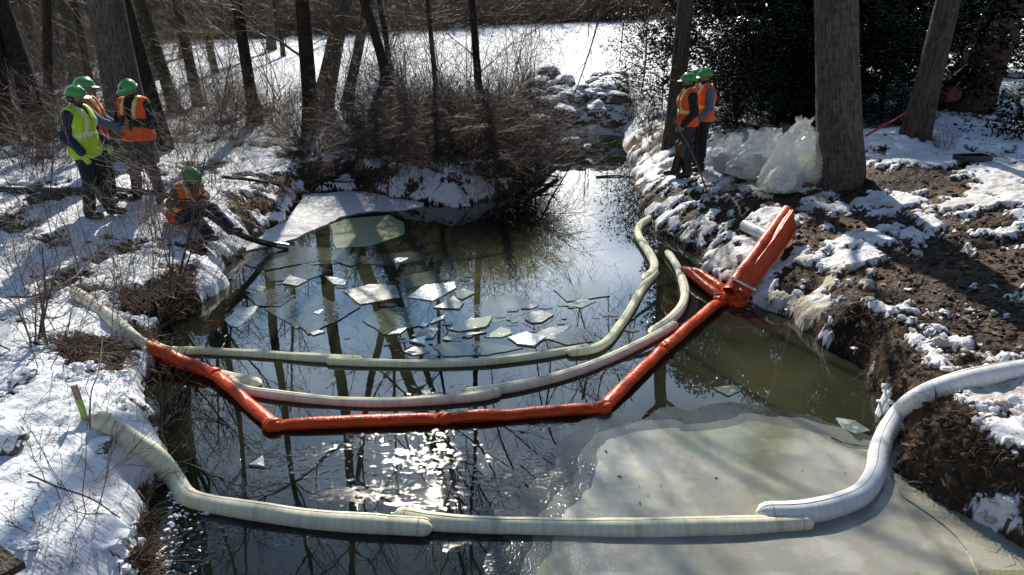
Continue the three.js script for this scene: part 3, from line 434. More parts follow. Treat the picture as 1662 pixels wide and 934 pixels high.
tree('crooked dark tree with lumpy broken foot near the water', [608, 246], [590, 0], 17, 12, 'dark', 110, { mid: [[604, 200], [612, 160], [626, 138], [618, 90]], flare: .2, limbs: 6, low: [[1.2, -.2, .8, 1.3, .03]] });
tree('thin twisting tree rising beside the crooked dark tree', [632, 205], [615, 0], 10, 11, 'dark', 111, { mid: [[634, 160], [630, 90]], limbs: 6 });
tree('slim dark tree rising out of the large thicket', [782, 215], [766, 0], 13, 12, 'dark', 112, { limbs: 7, low: [[1.6, .3, .8, 1.6, .018], [2, 2.5, .7, 1.6, .018]] });
tree('thin pole of a tree behind the thicket', [712, 190], [694, 0], 9, 10, 'dark', 113, { limbs: 6 });
tree('dark upright tree behind the pair of workers on the right bank', [1090, 238], [1114, 0], 27, 17, 'rug', 114, { limbs: 8, flare: .35, from: .25, limbs: 13, low: [[3.1, 2.9, .35, 2.6, .05], [4.4, 3.3, .3, 3.4, .06], [5.5, 2.7, .5, 3.6, .06]] });
const tBig = tree('massive grey brown tree beside the clear bags', [1367, 296], [1358, 0], 67, 20, 'grey', 115, { mid: [[1362, 200]], flare: .16, limbs: 9, from: .42 });
tree('rugged brown tree leaning right behind the massive tree', [1487, 218], [1540, 0], 39, 17, 'rug', 116, { limbs: 8, from: .4, flare: .3 });
tree('dark reddish tree leaning right at the far right', [1563, 176], [1642, 0], 62, 18, 'red', 117, { limbs: 8, from: .4 });
tree('dark tree trunk at far left edge behind the leaning tree', [14, 232], [-14, 60], 26, 15, 'dark', 118, { limbs: 6 });
tree('thin dark tree between leaning tree and workers', [78, 195], [76, 0], 15, 14, 'dark', 119, { limbs: 7 });

// ---------- more trees of the wood, alike ----------
function woodTree(seed, H, R, bark, twig) {
  const r = rngOf(seed), t = thing('wood_tree', 'leafless brown tree in the wood past the snowy field', 'tree', V(0, -50, 0), 0, 'leafless trees of the wood behind'), pts = []; let p = V(0, -.5, 0), d = V((r() - .5) * .1, 1, (r() - .5) * .1).normalize();
  for (let k = 0; k < 12; k++) { pts.push(p); d = bend(d, r, .06); d.y += .08; d.normalize(); p = p.clone().addScaledVector(d, H / 11); }
  const P = spline(pts, 20), rad = s => R * Math.max(.12, 1 - s * .88); const mb = new MB(); mb.tube(P, P.map((q, k) => rad(k / 20) * (1 + .5 * Math.exp(-k * 1.2))), 9, true); part('trunk', mb.geo(), BK[bark], t);
  part('crown', crownOn(P, rad, r, .2, 13, { ...CROWN, kids: [6, 5, 4], size: H / 15 }).geo(), twig, t); return t;
}
const woods = [woodTree(201, 15, .17, 'dark', TW.brown), woodTree(202, 18, .22, 'moss', TW.brown), woodTree(203, 13, .12, 'dark', TW.dark), woodTree(204, 17, .2, 'pale', TW.grey)];
const LW = { a: 'in the wood past the snowy field', b: 'deep in the tangled wood behind the left bank', c: 'among the undergrowth just behind the left workers' };
{
  const r = rngOf(333); let n = 0;
  const put = (x, z, l) => { const i = n % 4, p = V(x, height(x, z) - .05, z), s = .8 + .45 * r(); const o = n < 4 ? woods[i] : copy(woods[i], 'wood_tree', p, 0, s, null); o.position.copy(p); o.rotation.y = r() * 6.28; o.scale.setScalar(s); { const kd = ['dark', 'mossy brown', 'thin dark', 'pale grey'][i]; o.userData.label = `leafless ${kd} tree ${LW[l]}`; o.userData.group = `${kd} trees ${LW[l]}`; } n++; };
  // left wood: between the bank and the field
  const LP = [[30, 150], [120, 130], [150, 165], [195, 120], [350, 120], [300, 95], [60, 110], [5, 170], [255, 130], [440, 80], [100, 85], [340, 75], [20, 120], [180, 80], [460, 92]];
  for (const [a, b] of LP) { const p = G(a, b); put(p.x, p.z, 'c'); }
  for (let k = 0; k < 22; k++) { const z = -22 - 30 * r(), x = -z * (-.74 + .27 * r()) - 1.5; put(x, z, 'b'); }
  // behind the field
  for (let k = 0; k < 74; k++) { const u = (k + r()) / 74, x = mix(-45, 48, u), z = -mix(42, 92, sst(-45, 30, x)) - 18 * r() - (x < -10 ? 0 : 3); put(x, z, 'a'); }
}
// ---------- brush ----------
function brush(mb, r, o) { // many thin arching stems
  for (let k = 0; k < o.stems; k++) {
    const a = r() * 6.283, q = Math.sqrt(r()) * o.base, e = mix(o.e0, o.e1, r()), d = V(Math.cos(a) * Math.cos(e), Math.sin(e), Math.sin(a) * Math.cos(e));
    limb(mb, r, V(Math.cos(a) * q, -.06, Math.sin(a) * q), d, o.h * (.55 + .6 * r()), o.rad * (.6 + .6 * r()), 1, { kids: o.kids ?? [0, 6, 6], wander: o.wander ?? .32, up: o.up ?? .0, droop: o.droop ?? .06 });
  }
  return mb;
}
function bush(name, label, category, pos, mat, o, seed, group, turn = 0) { const t = thing(name, label, category, pos, turn, group); part('stems', brush(new MB(), rngOf(seed), o).geo(), mat, t); return t; }
// the great thicket over the water
const thick = { stems: 64, base: .7, e0: .25, e1: 1.5, h: 1.85, rad: .014, kids: [0, 10, 9], droop: .09 };
const th0 = bush('thicket', 'large dark tangled thicket on the snowy point, middle of its mass', 'thicket', G(740, 268), TW.dark, thick, 401);
copy(th0, 'thicket', G(690, 255), 2.1, V(1.05, .95, 1), 'left end of the large dark thicket beside the crooked tree');
copy(th0, 'thicket', G(818, 268), 4.2, V(.85, .8, .85), 'right end of the dark thicket hanging over the stream');
copy(th0, 'thicket', G(795, 240), 3.0, V(.9, 1.0, .9), 'dense right middle of the large dark thicket');
copy(th0, 'thicket', G(705, 232), 1.0, V(1.0, 1.05, 1), 'dense left middle of the large dark thicket');
copy(th0, 'thicket', G(760, 235), 5.1, V(1.0, .95, 1.0), 'rear of the large dark thicket below the field edge');
const th1 = bush('shrub', 'thin upright shrub with arching twigs rising behind the thicket', 'shrub', G(700, 205), TW.brown, { stems: 26, base: .5, e0: .9, e1: 1.55, h: 3.0, rad: .012, kids: [0, 7, 5], droop: .02 }, 402);
copy(th1, 'shrub', G(835, 215), 1.3, V(.8, .7, .8), 'upright shrub with arching twigs at the right rear of the thicket');
copy(th1, 'shrub', G(590, 215), 3.3, V(.9, .8, .9), 'upright shrub right of the forked tree');
copy(th1, 'shrub', G(650, 190), 5.3, V(1, .75, 1), 'arching shrub at the field edge behind the crooked tree');
copy(th1, 'shrub', G(790, 190), 2.3, V(1, .7, 1), 'arching shrub at the field edge behind the slim dark tree');
{
  const o = { stems: 4, base: .25, e0: 1.15, e1: 1.55, h: 4.2, rad: .02, kids: [0, 10, 7], droop: 0, up: .02, wander: .2 }, ks = [bush('field_sapling', 'x', 'sapling', V(0, 0, 0), TW.tan, o, 421), bush('field_sapling', 'x', 'sapling', V(0, 0, 0), TW.brown, { ...o, stems: 3, h: 5 }, 422)];
  [[350, 180], [380, 165], [440, 190], [460, 160], [545, 185], [600, 170], [660, 185], [735, 175], [760, 195], [820, 190], [860, 200], [240, 165], [200, 190], [120, 180], [40, 190], [300, 150]].forEach(([a, b], i) => { const p = G(a, b), k = i % 2, c = i < 2 ? ks[k] : copy(ks[k], 'field_sapling', p, i * 1.7, .75 + .06 * (i % 6)); c.position.copy(p); const wh = a < 320 ? 'behind the standing left workers' : a < 620 ? 'between the dark trees by the field' : 'behind the large thicket by the field'; c.userData.label = `tall ${['tan', 'brown'][k]} leafless sapling ${wh}`; c.userData.group = `tall ${['tan', 'brown'][k]} saplings ${wh}`; });
}
// undergrowth on the left: bushes nobody can tell apart
{
  const kinds = [bush('undergrowth_shrub', 'x', 'shrub', V(0, 0, 0), TW.brown, { stems: 22, base: .5, e0: .5, e1: 1.5, h: 1.5, rad: .009, kids: [0, 6, 5], droop: .05 }, 411), bush('undergrowth_shrub', 'x', 'shrub', V(0, 0, 0), TW.tan, { stems: 26, base: .6, e0: .4, e1: 1.5, h: 1.0, rad: .007, kids: [0, 6, 5], droop: .05 }, 412), bush('undergrowth_shrub', 'x', 'shrub', V(0, 0, 0), TW.dark, { stems: 18, base: .4, e0: .7, e1: 1.5, h: 2.1, rad: .01, kids: [0, 6, 6], droop: .04 }, 413)];
  const r = rngOf(55); let n = 0;
  const put = (px, py, s, where) => { const p = G(px, py), k = n % 3, o = n < 3 ? kinds[k] : copy(kinds[k], 'undergrowth_shrub', p); o.position.copy(p); o.rotation.y = r() * 6.28; o.scale.set(s * (.8 + .5 * r()), s * (.75 + .5 * r()), s * (.8 + .5 * r())); o.userData.label = `leafless ${['brown', 'low tan', 'tall dark'][k]} bush in the tangle ${where}`; o.userData.group = `${['brown', 'low tan', 'tall dark'][k]} bushes ${where}`; n++; };
  for (const [x0, x1, y0, y1, c, s, wh] of [[0, 480, 175, 235, 30, .8, 'round the feet of the left trees'], [0, 330, 120, 180, 16, 1.0, 'behind the standing workers on the left'], [0, 280, 70, 110, 26, 1.6, 'at the far back of the left wood'], [350, 620, 150, 215, 10, .7, 'along the near edge of the snowy field'], [440, 640, 200, 262, 14, .65, 'beside the crooked tree above the ice shelf'], [0, 110, 215, 300, 6, .8, 'at the left edge beside the leaning tree']]) for (let k = 0; k < c; k++) put(mix(x0, x1, r()), mix(y0, y1, r()), s, wh);
}
// far undergrowth: one dense mass of twigs behind the field
{
  const mb = new MB(), r = rngOf(77); brush(mb, r, { stems: 30, base: 1.3, e0: .5, e1: 1.5, h: 3.2, rad: .022, kids: [0, 6, 4], droop: .03 });
  const im = new THREE.InstancedMesh(mb.geo(), TW.brown, 560), m = new THREE.Matrix4(), q = new THREE.Quaternion(), e = new THREE.Euler(), s = V(1, 1, 1), p = V(0, 0, 0);
  for (let k = 0; k < 560; k++) { const x = mix(-62, 62, r()), z = -mix(40, 92, sst(-45, 30, x)) - 5 - 26 * r() * r(); p.set(x, height(x, z) - .1, z); const c = .8 + .9 * r(); s.set(c * 1.2, c, c * 1.2); q.setFromEuler(e.set(0, r() * 6.28, 0)); im.setMatrixAt(k, m.compose(p, q, s)); }
  im.name = 'far_undergrowth'; im.castShadow = im.receiveShadow = true; scene.add(im); tag(im, 'brown tangle of undergrowth along the far edge of the snowy field', 'undergrowth', null, 'stuff');
}
// ---------- evergreens on the right ----------
const leafM = new THREE.MeshPhysicalMaterial({ color: L(.022, .036, .014), roughness: .34, side: THREE.DoubleSide, specularIntensity: .8 });
const leafM2 = new THREE.MeshPhysicalMaterial({ color: L(.075, .072, .026), roughness: .42, side: THREE.DoubleSide });
function leaves(mb, r, c, rad, n, len) { // leaves through a clump
  for (let k = 0; k < n; k++) {
    let x, y, z, l; do { x = r() * 2 - 1; y = r() * 2 - 1; z = r() * 2 - 1; l = Math.hypot(x, y, z); } while (l > 1 || l < .2); const f = Math.pow(l, -.35);
    const p = V(c.x + x * f * rad.x, c.y + y * f * rad.y, c.z + z * f * rad.z), d = V(x + (r() - .5) * 1.6, y * .4 + (r() - .6) * 1.2, z + (r() - .5) * 1.6).normalize(), s = V(r() - .5, r() - .5, r() - .5); s.addScaledVector(d, -s.dot(d)).normalize(); const nn = V(0, 0, 0).crossVectors(d, s); if (nn.y < 0) nn.negate();
    const L_ = len * (.7 + .6 * r()), w = L_ * .21, b = mb.count, m = p.clone().addScaledVector(d, L_ * .5).addScaledVector(nn, -L_ * .02), t = p.clone().addScaledVector(d, L_).addScaledVector(nn, -L_ * .16), a1 = m.clone().addScaledVector(s, w).addScaledVector(nn, L_ * .05), a2 = m.clone().addScaledVector(s, -w).addScaledVector(nn, L_ * .05);
    for (const v of [p, a1, m, a2, t]) { mb.p.push(v.x, v.y, v.z); mb.n.push(nn.x, nn.y, nn.z); mb.u.push(0, 0); } mb.i.push(b, b + 1, b + 2, b, b + 2, b + 3, b + 1, b + 4, b + 2, b + 2, b + 4, b + 3);
  }
}
function evergreen(label, pos, H, Wd, seed, clumps, per, len, mat, turn = 0, y0 = .3) {
  const r = rngOf(seed), t = thing('evergreen_tree', label, 'evergreen', pos, turn), tr = new MB(), cr = new MB(); tr.tube(spline([V(0, -.2, 0), V(.1, H * .4, .05), V(0, H * .95, 0)], 8), [.12, .11, .1, .09, .08, .07, .05, .03, .02].map(x => x * H / 11), 8);
  for (let k = 0; k < clumps; k++) { const u = (k + r()) / clumps, y = mix(y0, H, u), q = Wd * Math.sqrt(Math.max(.1, 1 - Math.pow(u, 2.2))) * Math.sqrt(.12 + .88 * r()), a = r() * 6.283, c = V(Math.cos(a) * q, y, Math.sin(a) * q); leaves(cr, r, c, V(.4 + .3 * r(), .26 + .2 * r(), .4 + .3 * r()), per, len); tr.twig([V(0, y * .8, 0), c.clone().multiplyScalar(.6).add(V(0, y * .35, 0)), c], .02, .006); }
  part('trunk', tr.geo(), BK.dark, t); part('crown', cr.geo(), mat, t); return t;
}
const ev = evergreen('tall dark evergreen right behind the pair of workers', G(1190, 178), 6.5, 2.1, 501, 130, 190, .13, leafM);
const ec = (px, py, turn, s, label) => copy(ev, 'evergreen_tree', G(px, py), turn, s, label);
ec(1300, 165, 1, V(1.1, 1.05, 1), 'dark evergreen directly behind the clear bags');
ec(1430, 172, 2.2, V(1.05, 1.1, 1), 'dark evergreen seen between the massive tree and rugged tree');
ec(1625, 112, 3.6, V(1.2, 1.1, 1.1), 'dark evergreen behind the dark reddish tree');
ec(1240, 120, 4.4, V(1.3, 1.2, 1.2), 'tall evergreen in the second rank behind the bags');
ec(1400, 120, 5.2, V(1.4, 1.25, 1.2), 'tall evergreen in the second rank behind the massive tree');
ec(1520, 115, .4, V(1.4, 1.2, 1.2), 'tall evergreen in the second rank behind the rugged tree');
ec(1800, 160, 1.9, V(.9, 1, .9), 'dark evergreen at the right edge of the view');
ec(1195, 208, 2.7, V(.5, .34, .5), 'low dark evergreen between the workers and bags');
ec(1262, 204, 5.6, V(.55, .38, .5), 'low dark evergreen close behind the clear bags');
ec(1325, 202, .9, V(.5, .36, .5), 'low dark evergreen just behind the massive tree');
ec(1430, 200, 3.9, V(.45, .32, .45), 'low dark evergreen behind the red pole');
evergreen('loose green and yellow shrub left of the dark upright tree', G(1040, 150), 2.6, 1.0, 502, 34, 70, .085, leafM2, 0, .2);
const sh2 = evergreen('yellowish leafy shrub hanging over the stream at right', G(1052, 222), 1.5, .5, 503, 18, 60, .06, leafM2, 0, .1);
copy(sh2, 'evergreen_tree', G(1075, 180), 2, V(1.3, 1.5, 1.3), 'yellowish leafy shrub on the bank behind the dark upright tree');
evergreen('low dark leafy shrub on the snow at the right edge', G(1650, 225), .7, .7, 504, 16, 60, .1, leafM, 0, .1);
// ---------- sorbent booms: white knitted socks ----------
const knitB = tex(256, 256, (i, j) => { const x = i / 256 * 16, y = j / 256 * 16, a = (y % 2) < 1 ? x + y * 1 : x - y * 1; return .5 + .5 * Math.sin(a * Math.PI * 2 / 1) * .8 * (.6 + .4 * n2(x * 2 % 32, y * 2 % 32)); }, false, 6, 6);
function sockTex(c, stain, seed) { return tex(256, 256, (i, j) => { const x = i / 256 * 8, y = j / 256 * 8, s = sst(.5, .75, fbm(x + seed, y, 4)) * stain, k = .97 + .04 * n2(x * 16, y * 16) + .02 * Math.sin((x + (j % 32 < 16 ? y : -y)) * 12); return [mix(c[0], .62, s) * k, mix(c[1], .56, s) * k, mix(c[2], .38, s) * k]; }, true, 1, 1); }
const sockM = (c, stain, seed) => new THREE.MeshPhysicalMaterial({ map: sockTex(c, stain, seed), bumpMap: knitB, bumpScale: .0012, roughness: .85, sheen: .2 });
const SM = { white: sockM([.95, .95, .95], .08, 3), cream: sockM([.94, .92, .80], .25, 9), pale: sockM([.93, .92, .82], .2, 15), green: sockM([.90, .90, .76], .22, 21) };
const twineM = M([.25, .2, .12], .9), tieM = M([.55, .42, .2], .8);
function boom(label, px, R, m, group, lift, seed, o = {}) { // px: [x, y, dry?]
  const r = rngOf(seed), C = px.map(([a, b, dry]) => dry ? G(a, b, R * .72) : W(a, b, lift)), n = Math.max(20, Math.round(new THREE.CatmullRomCurve3(C).getLength() / .035)), P = spline(C, n), c0 = P[fl(n / 2)].clone(); c0.y = 0;
  const rad = P.map((_, k) => { const t = Math.min(k, n - k) / n * n * .035, e = Math.min(1, Math.sqrt(Math.max(0, 1 - Math.pow(1 - Math.min(1, t / (R * 1.1)), 2)))); return R * Math.max(.16, e) * (1 + .15 * (fbm(k * .06 + seed, seed, 3) - .5) * 2 + .03 * (n2(k * .5, seed) - .5)); });
  const Q = P.map((p, k) => { const q = p.clone().sub(c0); q.y += (n2(k * .08, seed + 5) - .5) * .012; return q; });
  const t = thing('sorbent_boom', label, 'boom', c0, 0, group), mb = new MB(); mb.tube(Q, rad, 18, true); part('sock', mb.geo(), SM[m], t);
  if (!o.noSeam) { const sm = new MB(); sm.tube(Q.map((q, k) => q.clone().add(V(.2 * rad[k] * Math.sin(k * .02 + seed), rad[k] * .985, rad[k] * .15 * Math.cos(k * .03)))), .0028, 4, false); part('cord', sm.geo(), twineM, t); }
  for (const e of [3, n - 3]) { const tk = new MB(); tk.tube(spline(Array.from({ length: 9 }, (_, a) => { const d = Q[e + 1].clone().sub(Q[e - 1]).normalize(), s = V(-d.z, 0, d.x).normalize(), u = V(0, 0, 0).crossVectors(s, d), an = a / 8 * 6.283; return Q[e].clone().addScaledVector(s, Math.cos(an) * rad[e] * 1.02).addScaledVector(u, Math.sin(an) * rad[e] * 1.02); }), 16), .004, 4, false); part('tie', tk.geo(), tieM, t); }
  return t;
}
const gN = 'white booms in the near row', gM = 'pale booms behind the orange boom', gF = 'pale booms in the far row';
boom('near white boom lying from the snowy left bank into the water', [[150, 690, 1], [172, 700, 1], [215, 730, 1], [258, 758, 1], [285, 790, 1], [306, 808], [340, 818], [420, 832], [520, 845], [620, 853], [704, 858]], .074, 'cream', gN, .03, 1);
boom('near white boom in the middle of the near row', [[637, 839], [720, 850], [860, 855], [980, 858], [1100, 858], [1230, 854], [1322, 848]], .07, 'cream', gN, .03, 2);
boom('bright white boom climbing onto the right bank', [[1228, 834], [1300, 832], [1352, 822], [1398, 802], [1421, 770], [1427, 738], [1438, 706], [1460, 680, 1], [1500, 655, 1], [1560, 632, 1], [1620, 616, 1], [1700, 602, 1]], .08, 'white', gN, .06, 3);
boom('thick pale boom from the left bank running behind the orange boom', [[120, 480, 1], [150, 500, 1], [185, 528, 1], [215, 555, 1], [250, 576, 1], [300, 592], [350, 608], [390, 617], [424, 623]], .064, 'pale', gM, .02, 4);
boom('pale boom tucked behind the left bend of the orange boom', [[372, 616], [390, 632], [430, 640], [520, 650], [620, 654], [720, 650], [780, 644], [814, 636]], .053, 'pale', gM, .02, 5);
boom('pale boom running parallel to the orange boom at centre right', [[752, 639], [800, 635], [870, 622], [940, 602], [1000, 578], [1050, 554], [1098, 527]], .053, 'pale', gM, .02, 6);
boom('pale curved boom ending free near the right bank', [[1056, 541], [1085, 522], [1104, 502], [1112, 478], [1106, 450], [1096, 428], [1083, 410]], .057, 'pale', gM, .04, 7);
boom('far greenish boom from the orange end across the left half', [[228, 549], [245, 557], [272, 568], [340, 571], [420, 575], [510, 582], [590, 585]], .05, 'green', gF, .018, 8);
boom('far greenish boom at the centre of the far row', [[528, 587], [600, 590], [700, 591], [790, 588], [860, 580], [910, 572], [958, 563]], .048, 'green', gF, .018, 9);
boom('far greenish boom bending up towards the narrow stream', [[920, 573], [960, 568], [985, 555], [1005, 530], [1025, 500], [1045, 465], [1066, 441]], .053, 'green', gF, .03, 10);
boom('farthest pale boom with its end on the right bank edge', [[1046, 453], [1060, 440], [1062, 428], [1048, 402], [1036, 382], [1040, 365], [1060, 352]], .062, 'pale', gF, .045, 11);

// ---------- orange containment boom ----------
const vinylT = tex(256, 256, (i, j) => { const a = fbm(i / 30, j / 30, 4), b = sst(.62, .8, fbm(i / 14 + 9, j / 40, 4)); return [mix(.82, .70, b) * (.95 + .1 * a), mix(.30, .22, b) * (.9 + .2 * a), mix(.09, .06, b)]; }, true, .8, .8);
const vinylB = tex(256, 256, (i, j) => .6 * fbm(i / 22, j / 60, 4) + .4 * Math.abs(fbm(i / 34 + 7, j / 18, 3) - .5) * 2, false, 2, 2);
const vinyl = new THREE.MeshPhysicalMaterial({ map: vinylT, roughness: .36, bumpMap: vinylB, bumpScale: .009, side: THREE.DoubleSide, specularIntensity: .6 });
const vinylD = new THREE.MeshPhysicalMaterial({ map: vinylT, color: L(.75, .6, .6), roughness: .45, bumpMap: vinylB, bumpScale: .02, side: THREE.DoubleSide });
const plateM = M([.62, .68, .74], .4, { metalness: .2 }), blueM = M([.06, .16, .36], .5), boltM = M([.12, .12, .12], .4, { metalness: .8 });
{
  const t = thing('containment_boom', 'long orange vinyl containment boom crossing the pool between the white booms', 'boom', V(0, 0, 0));
  const g3 = (px, py, y) => y === undefined ? W(px, py, .02) : y === 'g' ? G(px, py, .05) : W(px, py, y);
  // a length of boom: a soft float on top, a skirt below, pinched towards its ends
  const run = (a, b, R, seed, o = {}) => {
    const n = 44, mb = new MB(), sk = new MB(), rows = [], srow = [], d = b.clone().sub(a), len = d.length(); d.normalize(); const s = V(-d.z, 0, d.x).normalize(), u = V(0, 0, 0).crossVectors(s, d).normalize(); if (u.y < 0) u.negate();
    const side = o.flip ?? 1;
    for (let k = 0; k <= n; k++) {
      const q = k / n, c = a.clone().lerp(b, q); c.y += (n2(q * 5, seed) - .5) * .02 + (o.sag ?? 0) * Math.sin(q * Math.PI); const e = Math.min(q, 1 - q) * len, pin = mix(o.pinch ?? .55, 1, sst(0, .16, e)), row = [];
      for (let m = 0; m <= 20; m++) { // flattened drop: round above, drawn together below
        const an = m / 20 * 6.283, cs = Math.cos(an), sn = Math.sin(an), w = (1 + .10 * (fbm(q * len * 3 + seed, m * .25, 3) - .5) * 2 + .07 * (n2(q * len * 16 + 3, m * .5 + seed) - .5) * (1.6 - pin)), tall = sn < 0 ? 1.25 - .25 * Math.abs(cs) : .92, wide = sn < 0 ? 1 + .35 * sn : 1;
        const v = c.clone().addScaledVector(s, cs * R * 1.05 * wide * w * mix(1, .95, 1 - pin)).addScaledVector(u, sn * R * tall * w * pin); v.u = m / 20 * R * 6.28; v.v = q * len; row.push(v);
      }
      rows.push(row);
      const dp = (o.skirt ?? .26), r2 = []; for (let m = 0; m <= 5; m++) { const h = m / 5, v = c.clone().addScaledVector(u, -R * .9 - h * dp * (o.skq ? o.skq(q) : 1)).addScaledVector(s, side * (.02 * h + .03 * (n2(q * 9 + seed, h * 2) - .5))); v.u = h * dp; v.v = q * len; r2.push(v); } srow.push(r2);
    }
    mb.grid(rows); part('float', mb.geo(), vinyl, t); if (o.skirt !== 0) { sk.grid(srow); part('skirt', sk.geo(), vinylD, t); }
  };
  // the fold between two lengths
  const knot = (p, R, seed, sx = 1) => part('fold', nets((x, y, z) => Math.hypot((x - p.x) / sx, (y - p.y) * 1.05, z - p.z) - R * (1 + .35 * (n3(x * 16 + seed, y * 16, z * 16) - .5) + .25 * Math.abs(Math.sin((x + z) * 40)) * .4), V(p.x - R * 1.9, p.y - R * 1.6, p.z - R * 1.9), V(p.x + R * 1.9, p.y + R * 1.6, p.z + R * 1.9), .014), vinyl, t);
  const A = W(222, 556, .2), B = g3(347, 607, .05), C = g3(444, 691, .025), D = g3(722, 680, .03), E_ = g3(978, 663, .03), F_ = g3(1078, 566, .04), H_ = g3(1168, 489, .05);
  run(A, B, .07, 1, { skirt: .34, pinch: .35, flip: -1, skq: q => 1 - .2 * q }); run(B, C, .062, 2); run(C, D, .062, 3); run(D, E_, .062, 4); run(E_, F_, .064, 5); run(F_, H_, .066, 6);
  knot(B, .07, 1); knot(C, .074, 2, 1.3); knot(D, .068, 3, 1.2); knot(E_, .072, 4, 1.1); knot(F_, .072, 5); knot(H_, .08, 6);
  // doubled end lying along the bank
  const K1 = g3(1112, 436, .10), K2 = g3(1128, 437, .16), J1 = g3(1168, 482, .06), J2 = g3(1180, 474, .10); run(K1, J1, .07, 7, { pinch: .5 }); run(K2, J2, .06, 8, { pinch: .5, skirt: .1 });
  // broad end drawn up on the bank: float tubes and the flattened skirt beside them
  const S0 = W(1184, 472, .20), S1 = G(1274, 376, .30), T0 = W(1211, 484, .08), T1 = G(1289, 399, .22); run(S0, S1, .085, 9, { skirt: 0, pinch: .75 });  run(T0, T1, .022, 10, { skirt: 0, pinch: .9 });
  { const rows = []; for (let k = 0; k <= 30; k++) { const q = k / 30, a = S0.clone().lerp(S1, q), b = T0.clone().lerp(T1, q), row = []; for (let m = 0; m <= 12; m++) { const h = m / 12, v = a.clone().lerp(b, h); v.y += .035 + .05 * Math.sin(h * 3.1) * (.6 + .4 * q) + .05 * Math.exp(-((h - .55 - .1 * (n2(q * 3, 2) - .5)) ** 2) * 60) + .012 * (fbm(q * 6, h * 3, 3) - .5); v.u = h * .5; v.v = q * 1.6; row.push(v); } rows.push(row); } const mb = new MB(); mb.grid(rows); part('end_panel', mb.geo(), vinyl, t); }
  knot(W(1190, 482, .06), .11, 9, 1.1); knot(W(1196, 494, 0), .09, 10, 1.5);
  // connector plate
  const pg = new THREE.Group(); pg.name = 'connector_plate'; const a = W(1187, 455, .31), b = W(1222, 473, .2), d = b.clone().sub(a); pg.position.copy(a.clone().add(b).multiplyScalar(.5)); pg.quaternion.setFromUnitVectors(V(1, 0, 0), d.clone().normalize()); t.add(pg);
  const box = (w, h, e, x, y, z, m, nm) => { const o = part(nm, new THREE.BoxGeometry(w, h, e).translate(x, y, z), m, pg); return o; };
  const ln = d.length() * 1.15; box(ln, .012, .075, 0, .03, 0, plateM, 'plate'); box(ln * .8, .004, .016, 0, .0385, .004, blueM, 'stripe'); for (const x of [-.42, 0, .42]) part('bolt', new THREE.CylinderGeometry(.009, .009, .012, 8).translate(x * ln, .041, -.02), boltM, pg);
}
// ---------- hoses, stakes, rolls ----------
const rubber = M([.012, .012, .013], .42), woodM = M([.34, .24, .13], .8), greenP = M([.28, .48, .06], .6), steelM = M([.3, .3, .31], .35, { metalness: .9 });
{
  const h = thing('suction_hose', 'black suction hose held by the seated worker, mouth in the pool', 'hose', V(0, 0, 0)), P = spline([G(180, 312, .06), G(215, 322, .10), G(262, 332, .16), G(305, 352, .22), W(334, 346, .74), W(362, 366, .56), W(394, 383, .36), W(432, 395, .14), W(468, 401, .05)], 130), mb = new MB();
  mb.tube(P, P.map((_, k) => .034 + (k % 2) * .003 + .01), 12); part('hose', mb.geo(), rubber, h); const cp = new MB(); cp.tube([P[124], P[130]], .052, 12); part('coupling', cp.geo(), steelM, h);
  const p2 = new MB(); p2.tube(spline([G(-30, 308, .05), G(20, 314, .05), G(75, 315, .05), G(112, 316, .05), G(160, 318, .04)], 40), .05, 12); solo('pipe', p2.geo(), rubber, 'black pipe lying on the snow at far left', 'pipe');
}
{
  const s = thing('wooden_stake', 'wooden stake with bright green paint at the end of the near boom', 'stake', G(146, 694, -.15)), top = atZ(119, 626, s.position.z - .05).sub(s.position), mb = (a, b, m, n, w) => { const A = top.clone().multiplyScalar(a), B = top.clone().multiplyScalar(b), d = B.clone().sub(A), g = new THREE.BoxGeometry(w, d.length(), w * .5); const o = part(n, g, m, s); o.position.copy(A.add(B).multiplyScalar(.5)); o.quaternion.setFromUnitVectors(V(0, 1, 0), d.normalize()); return o; };
  mb(0, .45, woodM, 'shaft', .042); mb(.45, .76, greenP, 'painted_band', .0425); mb(.76, 1, woodM, 'shaft', .042);
  const k = thing('wooden_stake', 'thin brown stake at the end of the folded orange boom', 'stake', G(1109, 434, -.1)), q = new MB(); q.tube([V(0, 0, 0), V(0, .25, 0), atZ(1111, 388, k.position.z).sub(k.position)], .016, 7); part('shaft', q.geo(), M([.17, .11, .07], .85), k);
}
{ // roll of clear sheeting
  const a = G(1208, 376, .085), b = G(1246, 394, .085), d = b.clone().sub(a), r = thing('plastic_roll', 'white roll of plastic sheeting lying beside the raised orange boom end', 'roll', a.clone().add(b).multiplyScalar(.5)); r.quaternion.setFromUnitVectors(V(1, 0, 0), d.clone().normalize()); const l = Math.max(.5, d.length());
  const pr = [[-.5, .028], [-.5, .083], [-.49, .088], [.49, .088], [.5, .083], [.5, .03], [.46, .03]].map(([x, y]) => new THREE.Vector2(y, x * l)); const g = new THREE.LatheGeometry(pr, 28); g.rotateZ(-Math.PI / 2); part('film', g, new THREE.MeshPhysicalMaterial({ color: L(.66, .67, .66), roughness: .25, clearcoat: .5, side: THREE.DoubleSide }), r);
  const c = new THREE.CylinderGeometry(.03, .03, l * 1.01, 16, 1, true); c.rotateZ(-Math.PI / 2); part('core', c, M([.2, .14, .09], .9), r);
}
